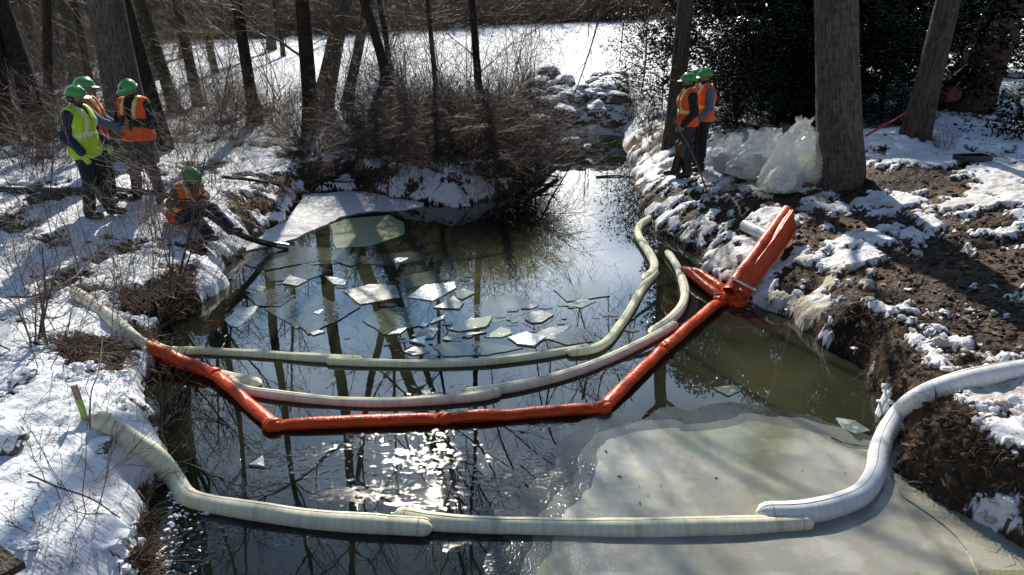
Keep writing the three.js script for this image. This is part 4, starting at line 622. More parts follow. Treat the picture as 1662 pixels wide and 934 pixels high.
// ---------- people ----------
const seg = (p, a, b, ra, rb) => { const bx = b.x - a.x, by = b.y - a.y, bz = b.z - a.z, px = p[0] - a.x, py = p[1] - a.y, pz = p[2] - a.z, t = clamp((px * bx + py * by + pz * bz) / (bx * bx + by * by + bz * bz + 1e-9)); return Math.hypot(px - bx * t, py - by * t, pz - bz * t) - mix(ra, rb, t); };
const smin = (a, b, k) => { const h = Math.max(k - Math.abs(a - b), 0) / k; return Math.min(a, b) - h * h * k * .25; };
const union = (p, list, k, add = 0) => { let d = 9; for (const [a, b, ra, rb] of list) d = smin(d, seg(p, a, b, ra + add, rb + add), k); return d; };
function boxOf(list, pad) { const lo = V(9, 9, 9), hi = V(-9, -9, -9); for (const [a, b, ra, rb] of list) { for (const [q, r] of [[a, ra], [b, rb]]) { lo.min(V(q.x - r, q.y - r, q.z - r)); hi.max(V(q.x + r, q.y + r, q.z + r)); } } return [lo.subScalar(pad), hi.addScalar(pad)]; }
const cloth = (c, o = {}) => M(c, .85, { sheen: .15, ...o });
const CM = { navy: cloth([.014, .02, .045]), black: cloth([.012, .012, .014]), blue: cloth([.085, .13, .21]), brown: cloth([.10, .06, .035]), jeans: cloth([.045, .05, .062]), denim: cloth([.022, .033, .055]), dark: cloth([.014, .017, .026]), lime: cloth([.42, .72, .03]), orange: cloth([.85, .12, .02]), silver: M([.72, .74, .42], .45), silverO: M([.78, .72, .22], .45), boot: M([.02, .015, .011], .55), rubber: M([.012, .012, .013], .35), hat: M([.06, .32, .06], .32, { clearcoat: .6, clearcoatRoughness: .2 }), hat2: M([.05, .24, .05], .4, { clearcoat: .4, clearcoatRoughness: .3 }), hair: M([.02, .014, .01], .8), skin: new THREE.MeshPhysicalMaterial({ vertexColors: true, roughness: .6 }), pad: M([.13, .07, .045], .8), phone: M([.01, .01, .012], .15), plaid: cloth([.5, .3, .32]), strap: M([.5, .5, .48], .6) };
function handList(w, d, n, curl, s, sideSign) { // palm, four bent fingers, thumb. w wrist, d towards fingers, n palm normal
  d = d.clone().normalize(); n = n.clone().addScaledVector(d, -n.dot(d)).normalize(); const x = V(0, 0, 0).crossVectors(n, d).multiplyScalar(sideSign), L_ = [], P = (a, b, c) => w.clone().addScaledVector(d, a * s).addScaledVector(x, b * s).addScaledVector(n, c * s);
  for (const b of [-.026, 0, .026]) L_.push([P(.005, b * .7, 0), P(.082, b, 0), .016 * s, .014 * s]);
  [[-.032, .062], [-.011, .075], [.011, .08], [.032, .07]].forEach(([b, l], i) => { let q = P(.085, b, 0), an = 0; for (const f of [.45, .32, .26]) { an += curl * (f === .45 ? .7 : 1); const e = q.clone().addScaledVector(d, Math.cos(an) * l * f * s).addScaledVector(n, Math.sin(an) * l * f * s); L_.push([q, e, .0092 * s, .0082 * s]); q = e; } });
  let q = P(.025, .034, .004), e = P(.05, .062, .016); L_.push([q, e, .013 * s, .011 * s]); L_.push([e, P(.082, .066, .03), .0105 * s, .009 * s]); return L_;
}
function person(label, pos, turn, J, o) {
  const t = thing('person', label, 'person', pos, turn); t.rotation.order = 'ZYX'; t.rotation.z = o.lean ?? 0; const v = a => V(...a), X = ([x, y, z]) => V(-x, y, z), S = o.s ?? 1;
  const j = {}; for (const k in J) if (Array.isArray(J[k])) j[k] = v(J[k]);
  const up = j.neck.clone().sub(j.pelvis).normalize(), fw = v(J.front ?? [0, 0, 1]); fw.addScaledVector(up, -fw.dot(up)).normalize(); const lt = V(0, 0, 0).crossVectors(up, fw), at = (a, b, c) => j.pelvis.clone().addScaledVector(lt, a).addScaledVector(up, b).addScaledVector(fw, c), TL = j.neck.distanceTo(j.pelvis), loc = p => { const q = V(p[0], p[1], p[2]).sub(j.pelvis); return [q.dot(lt), q.dot(up), q.dot(fw)]; };
  const torso = [[at(-.075, .0, -.01), at(.075, .0, -.01), .125, .125], [at(-.055, TL * .3, 0), at(.055, TL * .3, 0), .118, .118], [at(-.075, TL * .68, .005), at(.075, TL * .68, .005), .13, .13], [at(-.14, TL * .9, -.005), at(.14, TL * .9, -.005), .068, .068], [at(0, 0, 0), at(0, TL * .85, 0), .12, .12]];
  const neck = [[j.neck.clone().addScaledVector(up, -.05), j.head.clone().addScaledVector(up, -.05), .06, .056]];
  const armL = [[j.shL, j.elL, .054, .045], [j.elL, j.wrL, .045, .031]], armR = [[j.shR, j.elR, .054, .045], [j.elR, j.wrR, .045, .031]];
  const legL = [[j.hipL, j.knL, .09, .062], [j.knL, j.anL, .06, .042]], legR = [[j.hipR, j.knR, .09, .062], [j.knR, j.anR, .06, .042]];
  const foot = (an, toe) => [[an.clone().add(V(0, -.035, -.0)), toe, .047, .038], [an, an.clone().add(V(0, -.03, 0)), .048, .05]], fL = foot(j.anL, j.toL), fR = foot(j.anR, j.toR), all = [...torso, ...neck, ...armL, ...armR, ...legL, ...legR, ...fL, ...fR];
  const geos = [], skin = o.skin ?? [.30, .17, .11], sc = () => skin, gl = o.glove;
  { const [lo, hi] = boxOf(all, .03); geos.push(nets((x, y, z) => union([x, y, z], all, .03, -.006), lo, hi, .023, sc)); }
  // head with face
  const hf = v(J.look ?? [0, 0, 1]).normalize(), hu = up.clone().lerp(V(0, 1, 0), .6); hu.addScaledVector(hf, -hu.dot(hf)).normalize(); const hx = V(0, 0, 0).crossVectors(hu, hf), H = (a, b, c) => j.head.clone().addScaledVector(hx, a).addScaledVector(hu, b).addScaledVector(hf, c);
  const head = [[H(0, .03, -.02), H(0, .025, .012), .088, .086], [H(0, -.03, .018), H(0, -.062, .035), .066, .05], [H(0, -.01, .082), H(0, -.028, .1), .013, .017], [H(.028, .012, .075), H(-.028, .012, .075), .02, .02], [H(.084, .0, -.01), H(.084, -.025, -.012), .014, .012], [H(-.084, 0, -.01), H(-.084, -.025, -.012), .014, .012], [H(-.018, -.062, .072), H(.018, -.062, .072), .014, .014]];
  const beard = o.beard, eye = [H(.032, .0, .09), H(-.032, 0, .09)], mouth = [H(-.02, -.058, .085), H(.02, -.058, .085)];
  { const [lo, hi] = boxOf(head, .01); geos.push(nets((x, y, z) => union([x, y, z], head, .018), lo, hi, .0075, (x, y, z) => { const q = V(x, y, z); if (eye.some(e => e.distanceTo(q) < .013)) return [.015, .01, .01]; if (seg([x, y, z], mouth[0], mouth[1], 0, 0) < .009) return [skin[0] * .7, skin[1] * .4, skin[2] * .4]; const l = q.clone().sub(j.head), b = l.dot(hu), c = l.dot(hf); if (beard && b < -.025 && c > -.03) return [.03, .02, .014]; return skin; })); }
  for (const [w, d, n, cu, sg] of [[j.wrL, v(J.hdL ?? [0, -1, .15]), v(J.hnL ?? [-1, 0, 0]), J.cuL ?? .5, -1], [j.wrR, v(J.hdR ?? [0, -1, .15]), v(J.hnR ?? [1, 0, 0]), J.cuR ?? .5, 1]]) { const L_ = handList(w, d, n, cu, 1.05, sg), [lo, hi] = boxOf(L_, .008); geos.push(nets((x, y, z) => union([x, y, z], L_, .006), lo, hi, .0062, () => gl ?? skin)); }
  part('body', mergeGeometries(geos), CM.skin, t);
  // clothes follow the body
  const wr = (x, y, z, a) => a * (n3(x * 11 + 3, y * 15 + turn * 7, z * 11) - .5) * 2 + a * .7 * (n3(x * 25, y * 30 + turn * 3, z * 25) - .5);
  const garment = (name, list, add, clip, m, k = .035, cell = .015, parent = t, wk = .010, lb) => { const [lo, hi] = boxOf(list, add + .03); return part(name, nets((x, y, z) => { const p = [x, y, z]; let d = union(p, list, k, add) + wr(x, y, z, wk); if (clip) d = Math.max(d, clip(p)); return d; }, lo, hi, cell), m, parent, lb); };
  garment('trousers', [...legL.map((b, i) => i ? [b[0], b[1].clone(), .064, .06] : b), ...legR.map((b, i) => i ? [b[0], b[1].clone(), .064, .06] : b), torso[0]], .02, o.sits ? null : p => loc(p)[1] - .1, CM[o.legs]);
  const jk = [...torso, [j.neck.clone().addScaledVector(up, -.05), j.neck.clone().addScaledVector(up, .035), .075, .07], ...armL, ...armR];
  const bodyCut = p => -.06 - loc(p)[1] - (o.long ?? 0);
  garment('jacket', jk, .022, p => { const l = loc(p); return Math.max(Math.abs(l[0]) < .2 ? bodyCut(p) : -1, l[1] - TL - .06); }, CM[o.top], .035, .015, t, .011);
  // vest
  const vt = torso.map(b => [b[0], b[1], b[2], b[3]]), arms = [[j.shL.clone().addScaledVector(lt, .045), j.elL, .085, .075], [j.elL, j.wrL, .07, .06], [j.shR.clone().addScaledVector(lt, -.045), j.elR, .085, .075], [j.elR, j.wrR, .07, .06]], ad = .043;
  const vclip = p => { const l = loc(p), neckCut = .085 - Math.hypot(l[0], (l[1] - TL * 1.03) * .8, l[2] * .8 - .01), vee = l[2] > 0 ? (l[1] - TL * .52) * .16 - Math.abs(l[0]) + (o.open ?? 0) : -1; return Math.max((o.vLen ?? -.04) - l[1], -union(p, arms, .02), neckCut, vee); };
  const vest = garment('safety_vest', vt, ad, vclip, CM[o.vest], .035, .014, t, .008);
  const band = (f) => garment('reflective_band', vt, ad + .004, p => Math.max(vclip(p), f(loc(p))), CM[o.vest === 'lime' ? 'silver' : 'silverO'], .035, .012, vest, .008);
  band(l => Math.abs(l[1] - TL * .38) - .03); band(l => Math.max(Math.abs(Math.abs(l[0]) - .095) - .028, TL * .38 - l[1]));
  if (o.cross) band(l => Math.max(Math.abs(Math.abs(l[0]) - (l[1] - TL * .38) * .5) - .028, l[2], TL * .38 - l[1]));
  // boots
  for (const f of [fL, fR]) { const b = f === fL ? j.anL : j.anR, kn = f === fL ? j.knL : j.knR, d = kn.clone().sub(b).normalize(); garment('boot', [...f, [b, b.clone().addScaledVector(d, o.wellies ? .24 : .1), o.wellies ? .075 : .052, o.wellies ? .08 : .056]], .012, null, CM[o.wellies ? 'rubber' : 'boot'], .03, .013, t, .003); }
  // hair and hard hat
  garment('hair', [[H(0, .03, -.025), H(0, .02, -.015), .096, .094], [H(0, -.02, -.05), H(0, -.045, -.055), .07, .055]], .0, p => { const l = V(...p).sub(j.head); return Math.max(l.dot(hf) - .035 - Math.max(0, l.dot(hu) - .05), -.075 - l.dot(hu)); }, CM.hair, .02, .01, t, .006);
  const hat = new THREE.Group(); hat.name = 'hard_hat'; t.add(hat); hat.position.copy(H(0, .048, 0)); hat.quaternion.setFromRotationMatrix(new THREE.Matrix4().makeBasis(hx, hu, hf)); hat.rotateX(o.hatTilt ?? -.08);
  const dome = new THREE.SphereGeometry(1, 28, 14, 0, 6.2832, 0, Math.PI * .5), dp = dome.attributes.position; for (let k = 0; k < dp.count; k++) { const x = dp.getX(k), y = dp.getY(k), z = dp.getZ(k), rg = .045 * Math.exp(-x * x * 90) * sst(.2, .8, y); dp.setXYZ(k, x * .118, y * (.118 + rg * .25) + .0, z * .142); } dome.computeVertexNormals(); part('shell', dome, CM[o.hat ?? 'hat'], hat);
  const br = new MB(), rows = [[], [], []]; for (let k = 0; k <= 40; k++) { const a = k / 40 * 6.2832, cs = Math.cos(a), sn = Math.sin(a), e = .012 + .05 * Math.pow(Math.max(0, sn), 1.4); [0, 1, 2].forEach(m => rows[m].push(V(cs * (.117 + (m === 1 ? e : m === 2 ? e * .9 : 0)), m === 0 ? .004 : m === 1 ? -.006 - .16 * e * Math.max(0, sn) : -.012, sn * (.141 + (m === 1 ? e : m === 2 ? e * .9 : 0))))); } br.grid(rows); part('brim', br.geo(), CM[o.hat ?? 'hat'], hat);
  part('badge', new THREE.CylinderGeometry(.018, .018, .004, 10).rotateX(Math.PI / 2).translate(0, .062, .127), CM.phone, hat);
  if (o.extra) o.extra(t, j);
  return t;
}
const STAND = { pelvis: [0, .96, 0], neck: [0, 1.49, 0], head: [0, 1.645, .02], shL: [.185, 1.425, 0], shR: [-.185, 1.425, 0], elL: [.235, 1.15, -.03], elR: [-.235, 1.15, -.03], wrL: [.225, .91, .07], wrR: [-.225, .91, .07], hipL: [.09, .93, 0], hipR: [-.09, .93, 0], knL: [.105, .5, .025], knR: [-.105, .5, .025], anL: [.115, .1, 0], anR: [-.115, .1, 0], toL: [.14, .045, .16], toR: [-.14, .045, .16] };
const deg = THREE.MathUtils.degToRad;
person('worker in lime vest over navy hoodie with a lime glove, left bank', G(166, 352), deg(84), { ...STAND, elR: [-.245, 1.17, -.08], wrR: [-.235, .95, .10], hdR: [0, -1, .35], cuR: .25, elL: [.24, 1.17, .02], wrL: [.2, 1.0, .2], knR: [-.1, .5, .0], anR: [-.11, .1, -.1], toR: [-.13, .045, .07], anL: [.1, .1, .08], toL: [.12, .045, .25], look: [0, -.3, 1], head: [0, 1.64, .035] }, { top: 'navy', legs: 'dark', vest: 'lime', glove: [.42, .62, .05], vLen: -.12, beard: true, lean: .05 });
person('worker in orange vest with blue grey sleeve, behind the lime vest', G(180, 328), deg(100), { ...STAND, elR: [-.25, 1.24, .16], wrR: [-.2, 1.1, .4], hdR: [.1, -.2, 1], hnR: [1, 0, 0], elL: [.24, 1.2, .1], wrL: [.12, 1.08, .3], anR: [-.11, .1, -.06], toR: [-.13, .045, .11], look: [.1, -.2, 1] }, { top: 'blue', legs: 'dark', vest: 'orange', cross: true, lean: .06 });
person('worker in orange vest and black jacket looking down at his phone', G(243, 326), deg(-8), { ...STAND, elL: [.27, 1.16, .02], elR: [-.27, 1.16, .02], wrL: [.09, 1.2, .25], wrR: [-.08, 1.17, .25], hdL: [-.7, .35, .6], hdR: [.7, .3, .6], hnL: [-.5, 0, -1], hnR: [.5, 0, -1], cuL: .8, cuR: .8, hipL: [.09, .93, 0], knL: [.14, .5, .03], anL: [.19, .1, -.02], toL: [.24, .045, .13], knR: [-.13, .5, .03], anR: [-.17, .1, .02], toR: [-.21, .045, .18], look: [-.1, -.55, 1], head: [0, 1.635, .045] }, { top: 'black', legs: 'jeans', vest: 'orange', open: .03, beard: true, extra: (t) => { const g = new THREE.BoxGeometry(.075, .15, .01); g.rotateX(-.6); g.translate(0, 1.25, .335); part('phone', g, CM.phone, t); } });
person('seated worker in brown jacket and orange vest holding the black hose', G(300, 362, -.02), deg(58), { pelvis: [0, .13, -.02], neck: [0, .58, .2], head: [0, .7, .3], shL: [.18, .52, .17], shR: [-.18, .52, .17], elL: [.27, .38, .16], elR: [-.27, .38, .14], wrL: [.1, .4, .36], wrR: [-.1, .38, .32], hdL: [-.5, -.2, .8], hdR: [.4, -.2, .8], hnL: [-.3, -1, 0], hnR: [.3, -1, 0], cuL: 1, cuR: 1, hipL: [.09, .12, .02], hipR: [-.09, .12, .02], knL: [.17, .25, .43], knR: [-.15, .24, .41], anL: [.2, .0, .72], anR: [-.12, -.02, .68], toL: [.24, -.02, .87], toR: [-.14, -.04, .84], look: [.1, -.6, 1] }, { top: 'brown', legs: 'dark', vest: 'orange', hat: 'hat2', beard: true, sits: true, skin: [.2, .11, .07] });
person('worker in orange vest with black sleeve holding a pole, right bank', G(1108, 288), deg(-86), { ...STAND, elL: [.25, 1.16, -.05], wrL: [.22, .96, .14], hdL: [0, -1, .5], cuL: 1.0, look: [0, -.12, 1], anL: [.11, .1, -.05], toL: [.13, .045, .12], anR: [-.11, .1, .1], toR: [-.13, .045, .27] }, { top: 'black', legs: 'denim', vest: 'orange', wellies: true, hat: 'hat', beard: true, extra: (t, j) => { for (const s of ['L', 'R']) { const k = j['kn' + s], l = [[k.clone().add(V(0, -.05, .03)), k.clone().add(V(0, .07, .035)), .06, .065]], [lo, hi] = boxOf(l, .03); part('knee_patch', nets((x, y, z) => union([x, y, z], l, .01, .024), lo, hi, .014), CM.pad, t); } } });
person('worker in orange vest with blue grey sleeves behind the pole holder', G(1134, 278), deg(-82), { ...STAND, elL: [.25, 1.15, .0], wrL: [.2, .95, .18], hdL: [-.2, -1, .5], look: [0, -.2, 1] }, { top: 'blue', legs: 'black', vest: 'orange', beard: true, hat: 'hat', long: .05 });
person('worker in plaid shirt mostly hidden behind the two on the right', G(1124, 272), deg(-92), { ...STAND }, { top: 'plaid', legs: 'black', vest: 'orange', hat: 'hat' });
{ const a = G(1147, 305), b = atZ(1101, 208, G(1108, 288).z + .27), t = thing('pole', 'greenish brown pole held by the worker with black sleeve', 'pole', a), d = b.clone().sub(a), mb = new MB(); mb.tube(spline([V(0, -.05, 0), d.clone().multiplyScalar(.35).add(V(.03, -.02, 0)), d.clone().multiplyScalar(.7).add(V(.03, 0, 0)), d, d.clone().multiplyScalar(1.15).add(V(-.01, .03, 0))], 20), .016, 7); part('shaft', mb.geo(), M([.13, .13, .07], .7), t); }
// ---------- clear bags of used sorbent ----------
const filmBag = new THREE.MeshPhysicalMaterial({ color: L(.95, .96, .95), roughness: .12, transmission: .65, thickness: 0, ior: 1.45, side: THREE.DoubleSide });
const padGrey = M([.10, .105, .11], .9), padYel = M([.62, .60, .36], .85), padWhite = M([.75, .75, .70], .85), coreY = M([.62, .42, .12], .8);
function blob(r, R, h, seed, rough, sx = 1, sz = 1) { const g = new THREE.SphereGeometry(1, 40, 28), p = g.attributes.position; for (let k = 0; k < p.count; k++) { const x = p.getX(k), y = p.getY(k), z = p.getZ(k), w = 1 + rough * ((n3(x * 2.2 + seed, y * 2.2, z * 2.2) - .5) * 1.2 + Math.abs(n3(x * 5 + seed, y * 5 + 7, z * 5) - .5) * .9 + .4 * (n3(x * 11, y * 11 + seed, z * 11) - .5)); p.setXYZ(k, x * R * w * sx, Math.max(y * h * w, -h * .92) + h * .92, z * R * w * sz); } g.computeVertexNormals(); return g; }
function bagSkin(prof, seed, folds, lean = [0, 0], sz = .8) { // prof: [height, radius]; gathered film with folds
  const c = new THREE.SplineCurve(prof.map(([y, r]) => new THREE.Vector2(r, y))), rows = [], N = 26, A = 44, H = prof[prof.length - 1][0];
  for (let k = 0; k <= N; k++) { const q = c.getPoint(k / N), row = [], u = q.y / H; for (let m = 0; m <= A; m++) { const a = (m % A) / A * 6.2832, ca = Math.cos(a), sa = Math.sin(a), f = 1 + (.10 + .25 * u) * (fbm(ca * folds + seed, sa * folds + seed + u * 1.2, 3) - .5) * 2 + .10 * u * Math.sin(a * 9 + seed + 3 * n2(u * 4, seed)) + .06 * (n3(ca * 4 + seed, u * 9, sa * 4) - .5) + .10 * Math.abs(fbm(ca * 3 + seed * 2, sa * 3 + u * 4, 3) - .5) + .05 * Math.abs(n3(ca * 9 + seed, u * 16, sa * 9) - .5); const jt = m % A === 0 ? 1 : 1 + .16 * (NT[(k * 131 + (m % A) * 977 + seed * 7) & 65535] - .5); row.push(V(ca * Math.max(.004, q.x) * f * jt + lean[0] * u * u, q.y + .05 * u * (n2(ca * 3 + seed, sa * 3) - .5) * 2, sa * Math.max(.004, q.x) * f * jt * sz + lean[1] * u * u)); } rows.push(row); }
  const mb = new MB(); mb.grid(rows); const g = mb.geo().toNonIndexed(); g.computeVertexNormals(); return g; // creased film
}
const bagsG = 'clear bags of used sorbent by the massive tree';
function bag(label, p, prof, seed, o, fill) { const t = thing('clear_bag', label, 'plastic bag', p, o.turn ?? 0, bagsG); part('film', bagSkin(prof, seed, o.folds ?? 1.3, o.lean, o.sz), filmBag, t); fill(t); return t; }
bag('upright clear bag with a white sorbent roll in front of the pile', G(1263, 312), [[0, .02], [.01, .27], [.12, .31], [.3, .27], [.55, .17], [.74, .12], [.86, .16]], 3, { lean: [.05, -.05] }, t => {
  const pr = [[.06, -.1], [.19, -.1], [.2, -.09], [.2, .09], [.19, .1], [.06, .1], [.06, -.1]].map(([x, y]) => new THREE.Vector2(x, y)), g = new THREE.LatheGeometry(pr, 30); g.rotateX(Math.PI / 2 - .35); g.translate(.0, .2, .1); part('sorbent_roll', g, padWhite, t); const c = new THREE.CylinderGeometry(.058, .058, .17, 16); c.rotateX(Math.PI / 2 - .35); c.translate(0, .2, .1); part('core', c, coreY, t);
  part('sorbent', blob(0, .22, .12, 5, .3).translate(0, 0, -.06), padYel, t); });
bag('tall clear bag standing at the back of the pile', G(1283, 290), [[0, .05], [.05, .34], [.3, .38], [.6, .32], [.74, .2], [.9, .1], [.98, .14]], 9, { lean: [.12, 0] }, t => { part('sorbent', blob(0, .27, .24, 8, .3), padYel, t); });
bag('clear bag with yellowish sorbent leaning on the massive tree', G(1312, 296), [[0, .05], [.06, .28], [.3, .34], [.5, .3], [.7, .2], [.82, .22]], 14, { lean: [.03, 0] }, t => { part('sorbent', blob(0, .23, .22, 12, .3), padYel, t); });
bag('low clear bag of dark grey sorbent in the middle of the pile', G(1226, 290), [[0, .05], [.05, .44], [.26, .48], [.5, .36], [.66, .22], [.8, .26]], 22, { lean: [.08, .02], sz: .85 }, t => { part('sorbent', blob(0, .29, .19, 15, .4), padGrey, t); });
bag('clear bag of dark grey sorbent nearest to the workers', G(1180, 282), [[0, .05], [.05, .34], [.22, .38], [.4, .3], [.58, .22], [.68, .27]], 27, { lean: [-.05, 0] }, t => { part('sorbent', blob(0, .23, .17, 18, .35), padGrey, t); });
bag('clear bag of dark sorbent close beside the massive tree foot', G(1302, 302), [[0, .05], [.04, .22], [.18, .26], [.34, .2], [.48, .12], [.56, .14]], 31, {}, t => { part('sorbent', blob(0, .17, .15, 25, .4), padGrey, t); });
// ---------- other things on the right bank ----------
{
  const bar = (name, label, cat, a, b, m, w) => { const d = b.clone().sub(a), mb = new MB(); mb.tube(spline([V(0, 0, 0), d.clone().multiplyScalar(.5).add(V(0, .01, .004)), d], 10), w, 8); const t = thing(name, label, cat, a); part('shaft', mb.geo(), m, t); return [t, d]; };
  const redM = M([.42, .02, .025], .4), [t1, d1] = bar('red_pole', 'thin red pole leaning between the massive tree and rugged tree', 'pole', G(1404, 226, .05), atZ(1474, 182, G(1487, 218).z + .3), redM, .02); const tp = new MB(); tp.tube([d1.clone().multiplyScalar(.62), d1.clone().multiplyScalar(.7)], .024, 8); part('clamp', tp.geo(), steelM, t1);
  bar('orange_bar', 'short orange red bar on the ground by the massive tree foot', 'bar', G(1311, 304, .03), G(1338, 284, .08), M([.5, .1, .03], .5), .025);
  const c = thing('plastic_tray', 'flat black slotted plastic tray on the snow at right', 'tray', G(1578, 262, .02), .15), bm = M([.012, .012, .014], .4), bx = (n, w, h, e, x, y, z) => part(n, new THREE.BoxGeometry(w, h, e).translate(x, y, z), bm, c); bx('base', .5, .012, .26, 0, .006, 0); bx('rim', .5, .07, .014, 0, .048, .124); bx('rim', .5, .07, .014, 0, .048, -.124); bx('rim', .014, .07, .234, .243, .048, 0); bx('rim', .014, .07, .234, -.243, .048, 0); for (let k = -4; k <= 4; k++) bx('slat', .016, .03, .234, k * .05, .028, 0);
  const s = thing('brown_sack', 'rusty brown sack hanging between the rugged tree and reddish tree', 'sack', atZ(1545, 158, G(1530, 185).z)), g = blob(0, .2, .17, 44, .5, 1, .6); g.translate(0, -.1, 0); part('cloth', g, M([.16, .06, .03], .85), s); const st = new MB(); st.tube([V(.02, .2, 0), V(.14, .36, -.02)], .012, 6); part('strap', st.geo(), M([.4, .36, .3], .8), s);
  bar('garden_rake', 'pale grey tool handle above the brown sack', 'handle', atZ(1540, 128, G(1530, 185).z - .2), atZ(1570, 104, G(1530, 185).z - .2), M([.5, .5, .5], .5), .02);
  const pl = thing('wooden_plank', 'weathered wooden plank at the bottom left corner', 'plank', G(0, 930, .05), -.55); part('board', new THREE.BoxGeometry(.7, .045, .14).translate(-.2, 0, 0), barkTex(61, .6, [.12, .09, .06], [.32, .25, .18]), pl);
  const lg = thing('grey_log', 'pale grey log on the snow behind the lime vest worker', 'log', V(0, 0, 0)), q = new MB(); q.tube(spline([G(52, 332, .06), G(95, 324, .07), G(146, 316, .07)], 24), .075, 12); part('bark', q.geo(), BK.pale, lg);
  const sh = thing('plastic_sheet', 'crumpled clear plastic sheet on the snow at far left', 'sheet', G(25, 408, .02)), rows = []; for (let k = 0; k <= 20; k++) { const row = []; for (let m = 0; m <= 16; m++) row.push(V((k / 20 - .5) * .42, .03 + .09 * fbm(k * .35, m * .35 + 5, 3), (m / 16 - .5) * .3)); rows.push(row); } const mb = new MB(); mb.grid(rows); part('film', mb.geo(), filmBag, sh);
}
// ---------- fallen branches, logs ----------
function fallen(label, pts, r0, r1, m, cat = 'branch', kids = 0, seed = 1) { const P = spline(pts, 26), c = P[0].clone(), Q = P.map(p => p.clone().sub(c)), mb = new MB(), r = rngOf(seed); mb.tube(Q, Q.map((_, k) => mix(r0, r1, k / 26)), r0 > .02 ? 9 : 6); const t = thing({ branch: 'fallen_branch', twig: 'loose_twig', reed: 'reed_stem' }[cat] ?? cat, label, cat, c); part('wood', mb.geo(), m, t); if (kids) { const tb = new MB(); for (let k = 0; k < kids; k++) { const i = 3 + fl(r() * 21), d = Q[i + 1].clone().sub(Q[i]).normalize(); limb(tb, r, Q[i], bend(d, r, .8).add(V(0, .25, 0)).normalize(), .35 + .5 * r(), mix(r0, r1, i / 26) * .55, 1, { kids: [0, 4, 3], wander: .3, up: .01 }); } part('twigs', tb.geo(), m, t); } return t; }
fallen('dark branch lying on the snow left of the ice shelf', [G(362, 292, .05), G(400, 298, .07), G(455, 303, .03)], .035, .02, BK.dark, 'branch', 3, 3);
fallen('crooked dark branch from the ice shelf up to the crooked tree', [G(495, 304, .04), G(530, 296, .06), G(568, 276, .06), G(585, 245, .12), G(605, 215, .4)], .045, .025, BK.dark, 'branch', 3, 4);
fallen('dark log slanting into the stream below the thicket', [G(820, 322, .1), W(860, 300, .12), W(905, 272, .14)], .06, .045, BK.dark, 'log', 4, 5);
fallen('thin stick across the snow mound at bottom left', [G(48, 778, .03), G(100, 806, .06), G(150, 826, .07), G(195, 848, .03)], .007, .004, TW.dark, 'branch', 3, 6);
fallen('bare grey branch forking over the left boom', [G(20, 500, .12), G(60, 505, .16), G(120, 500, .3), G(160, 470, .35), G(195, 448, .4)], .014, .006, TW.grey, 'branch', 7, 7);
fallen('dark twig lying on the ice sheet near the right bank', [W(1350, 710, .02), W(1380, 722, .03), W(1410, 725, .02)], .006, .003, TW.dark, 'branch', 2, 8);
fallen('dead stick lying on the mud bank at right', [G(1420, 490, .02), G(1380, 500, .03), G(1330, 520, .03)], .007, .004, TW.dark, 'branch', 2, 9);
fallen('yellow reed stem floating in the narrow stream', [W(968, 287, .015), W(1000, 285, .02), W(1028, 287, .015)], .022, .012, TW.tan, 'reed', 0, 10);
fallen('leafless branch trailing in the stream under the thicket', [G(845, 290, .3), W(870, 280, .5), W(900, 262, .35), W(930, 240, .2)], .025, .01, TW.dark, 'branch', 6, 11);
fallen('dark twig sticking out of the far boom bend', [W(958, 560, .03), W(950, 552, .06), W(944, 543, .09)], .006, .004, TW.dark, 'twig', 0, 12);
fallen('pale twig hanging over the near boom end', [G(150, 720, .1), G(160, 690, .28), G(172, 670, .32), G(185, 640, .5)], .006, .003, TW.brown, 'twig', 3, 13);
// snow caps on the broken trees
{
  const cap = (label, px, py, z, sx, sy) => { const g = blob(0, .5, .5, 4, .25); const o = solo('snow_cap', g, new THREE.MeshPhysicalMaterial({ color: L(...SNOW), roughness: .75 }), label, 'snow', null, null, atZ(px, py, z)); o.scale.set(sx, sy, sx); };
  const zc = G(608, 246).z; cap('round snow cap on the broken fork of the crooked tree', 609, 145, zc + .05, .22, .15); cap('small snow cap on the short stub right of the crooked tree', 626, 155, zc + .05, .16, .13);
  const st = thing('broken_stub', 'thin broken stub with a snow lump between the trees', 'stump', G(531, 212)), a = atZ(540, 186, st.position.z).sub(st.position), mb = new MB(); mb.tube(spline([V(0, -.05, 0), a.clone().multiplyScalar(.6).add(V(-.02, 0, 0)), a], 8), .05, 8); part('wood', mb.geo(), BK.dark, st); const g = blob(0, .11, .08, 6, .25); g.translate(a.x, a.y - .02, a.z); part('snow', g, new THREE.MeshPhysicalMaterial({ color: L(...SNOW), roughness: .75 }), st);
}
